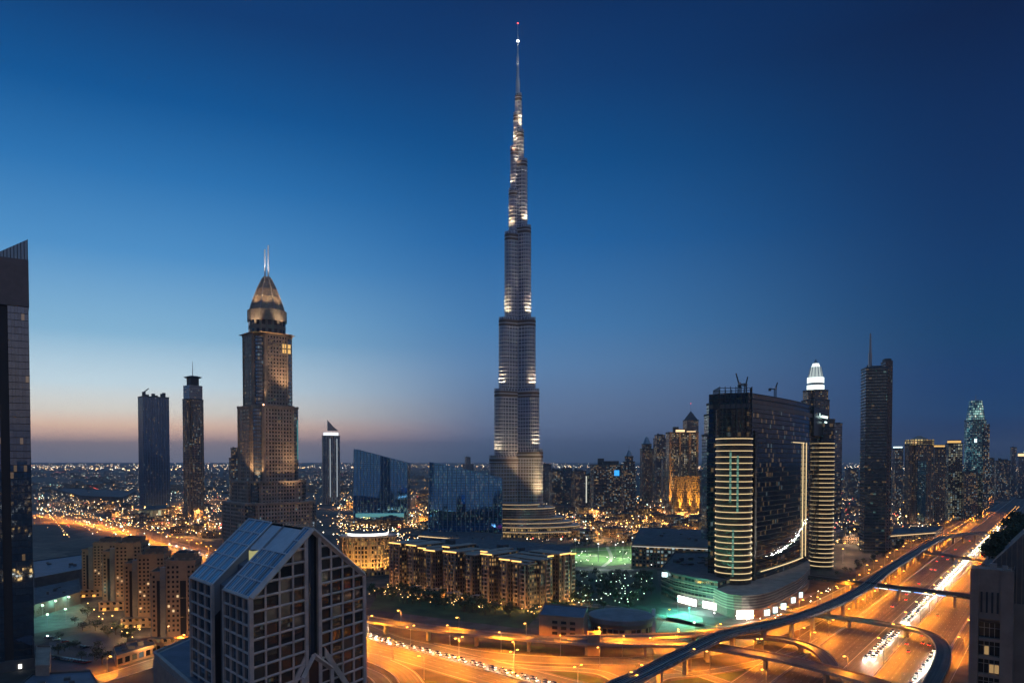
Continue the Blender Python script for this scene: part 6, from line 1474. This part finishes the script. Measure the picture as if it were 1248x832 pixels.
# the same city goes on behind the camera, where the glass fronts mirror it
for i in range(2600):
    a = random.uniform(pi * .62, pi * 2.38) + pi; D = random.uniform(260, 3500); X, Y = D * sin(a), -abs(D * cos(a)) - 60
    if random.random() < .6: cl_['ka'].append((X, Y, random.uniform(4, 12)))
    else: cl_['kw'].append((X, Y, random.uniform(4, 30)))
def sow_far(n):
    for i in range(n):
        D = 7500 * (24000 / 7500) ** random.random(); X = random.uniform(-.8, .8) * D
        if NO.noise(Vector((X / 2500., D / 5000., 7.1))) < -.2: continue
        cl_['fa' if random.random() < .55 else 'fw'].append((X, D, random.uniform(8, 22)))
cl_['fa'] = []; cl_['fw'] = []; sow_far(3600)
for i in range(700):
    s = random.choice((-30, -20, -3, 1, 20, 30, 44)); p = hw(random.uniform(-1500, -275), s, 2 if abs(s) < 35 else 10); cl_['kw' if s in (-3, 1) else 'ka'].append(tuple(p))
lights_cloud('amber_city_lights', cl_['fa'], emit('city_amber_far', (1, .55, .22), 20), 1.4, 4.2); lights_cloud('white_city_lights', cl_['fw'], emit('city_white_far', (1, .85, .66), 20), 1.4, 4.2)
lights_cloud('amber_city_lights', cl_['a'], emit('city_amber', (1, .52, .17), 9), .3, 1.0); lights_cloud('white_city_lights', cl_['w'], emit('city_white', (1, .82, .58), 8), .3, 1.0)
lights_cloud('green_city_lights', cl_['g'], emit('city_green', (.6, 1, .85), 6), .8, 1.8); lights_cloud('red_city_lights', cl_['r'], emit('city_red', (1, .12, .08), 5), .7, 1.5)
lights_cloud('amber_city_lights', cl_['ka'], emit('city_amber_near', (1, .5, .15), 8, False), .7, 1.6); lights_cloud('white_city_lights', cl_['kw'], emit('city_white_near', (1, .85, .65), 7, False), .7, 1.5)
# far low districts as one mass
b = MB(); random.seed(123)
for i in range(1600):
    D = 2600 * (10000 / 2600) ** random.random(); X = random.uniform(-.75, .78) * D
    if NO.noise(Vector((X / 900., D / 900., 3.1))) < -.15: continue
    if not clear_of_roads(Vector((X, D, 0)), 30): continue
    b.box(X, D, 0, random.choice((6, 8, 10, 14, 22)), random.uniform(14, 40), random.uniform(14, 30), random.choice((.1, .64)), 0, bottom=False)
tag(b.build('far_houses', FA['house']), 'far low houses spread across the plain', kind='stuff')

# ------------------------------------------------------------------ the evening haze
hb = MB(); hb.prism([(-35000, -21000), (35000, -21000), (35000, 32000), (-35000, 32000)], -1.0, 850.0, bottom=True)
hm_ = bpy.data.materials.new('haze'); hm_.use_nodes = True; t = hm_.node_tree; t.nodes.clear()
pv = nd(t, 'ShaderNodeVolumePrincipled'); pv.inputs['Color'].default_value = (.8, .88, .95, 1); pv.inputs['Density'].default_value = HAZE; pv.inputs['Anisotropy'].default_value = 0.0
ho = nd(t, 'ShaderNodeOutputMaterial'); t.links.new(pv.outputs[0], ho.inputs['Volume'])
tag(hb.build('haze', hm_), kind='stuff')
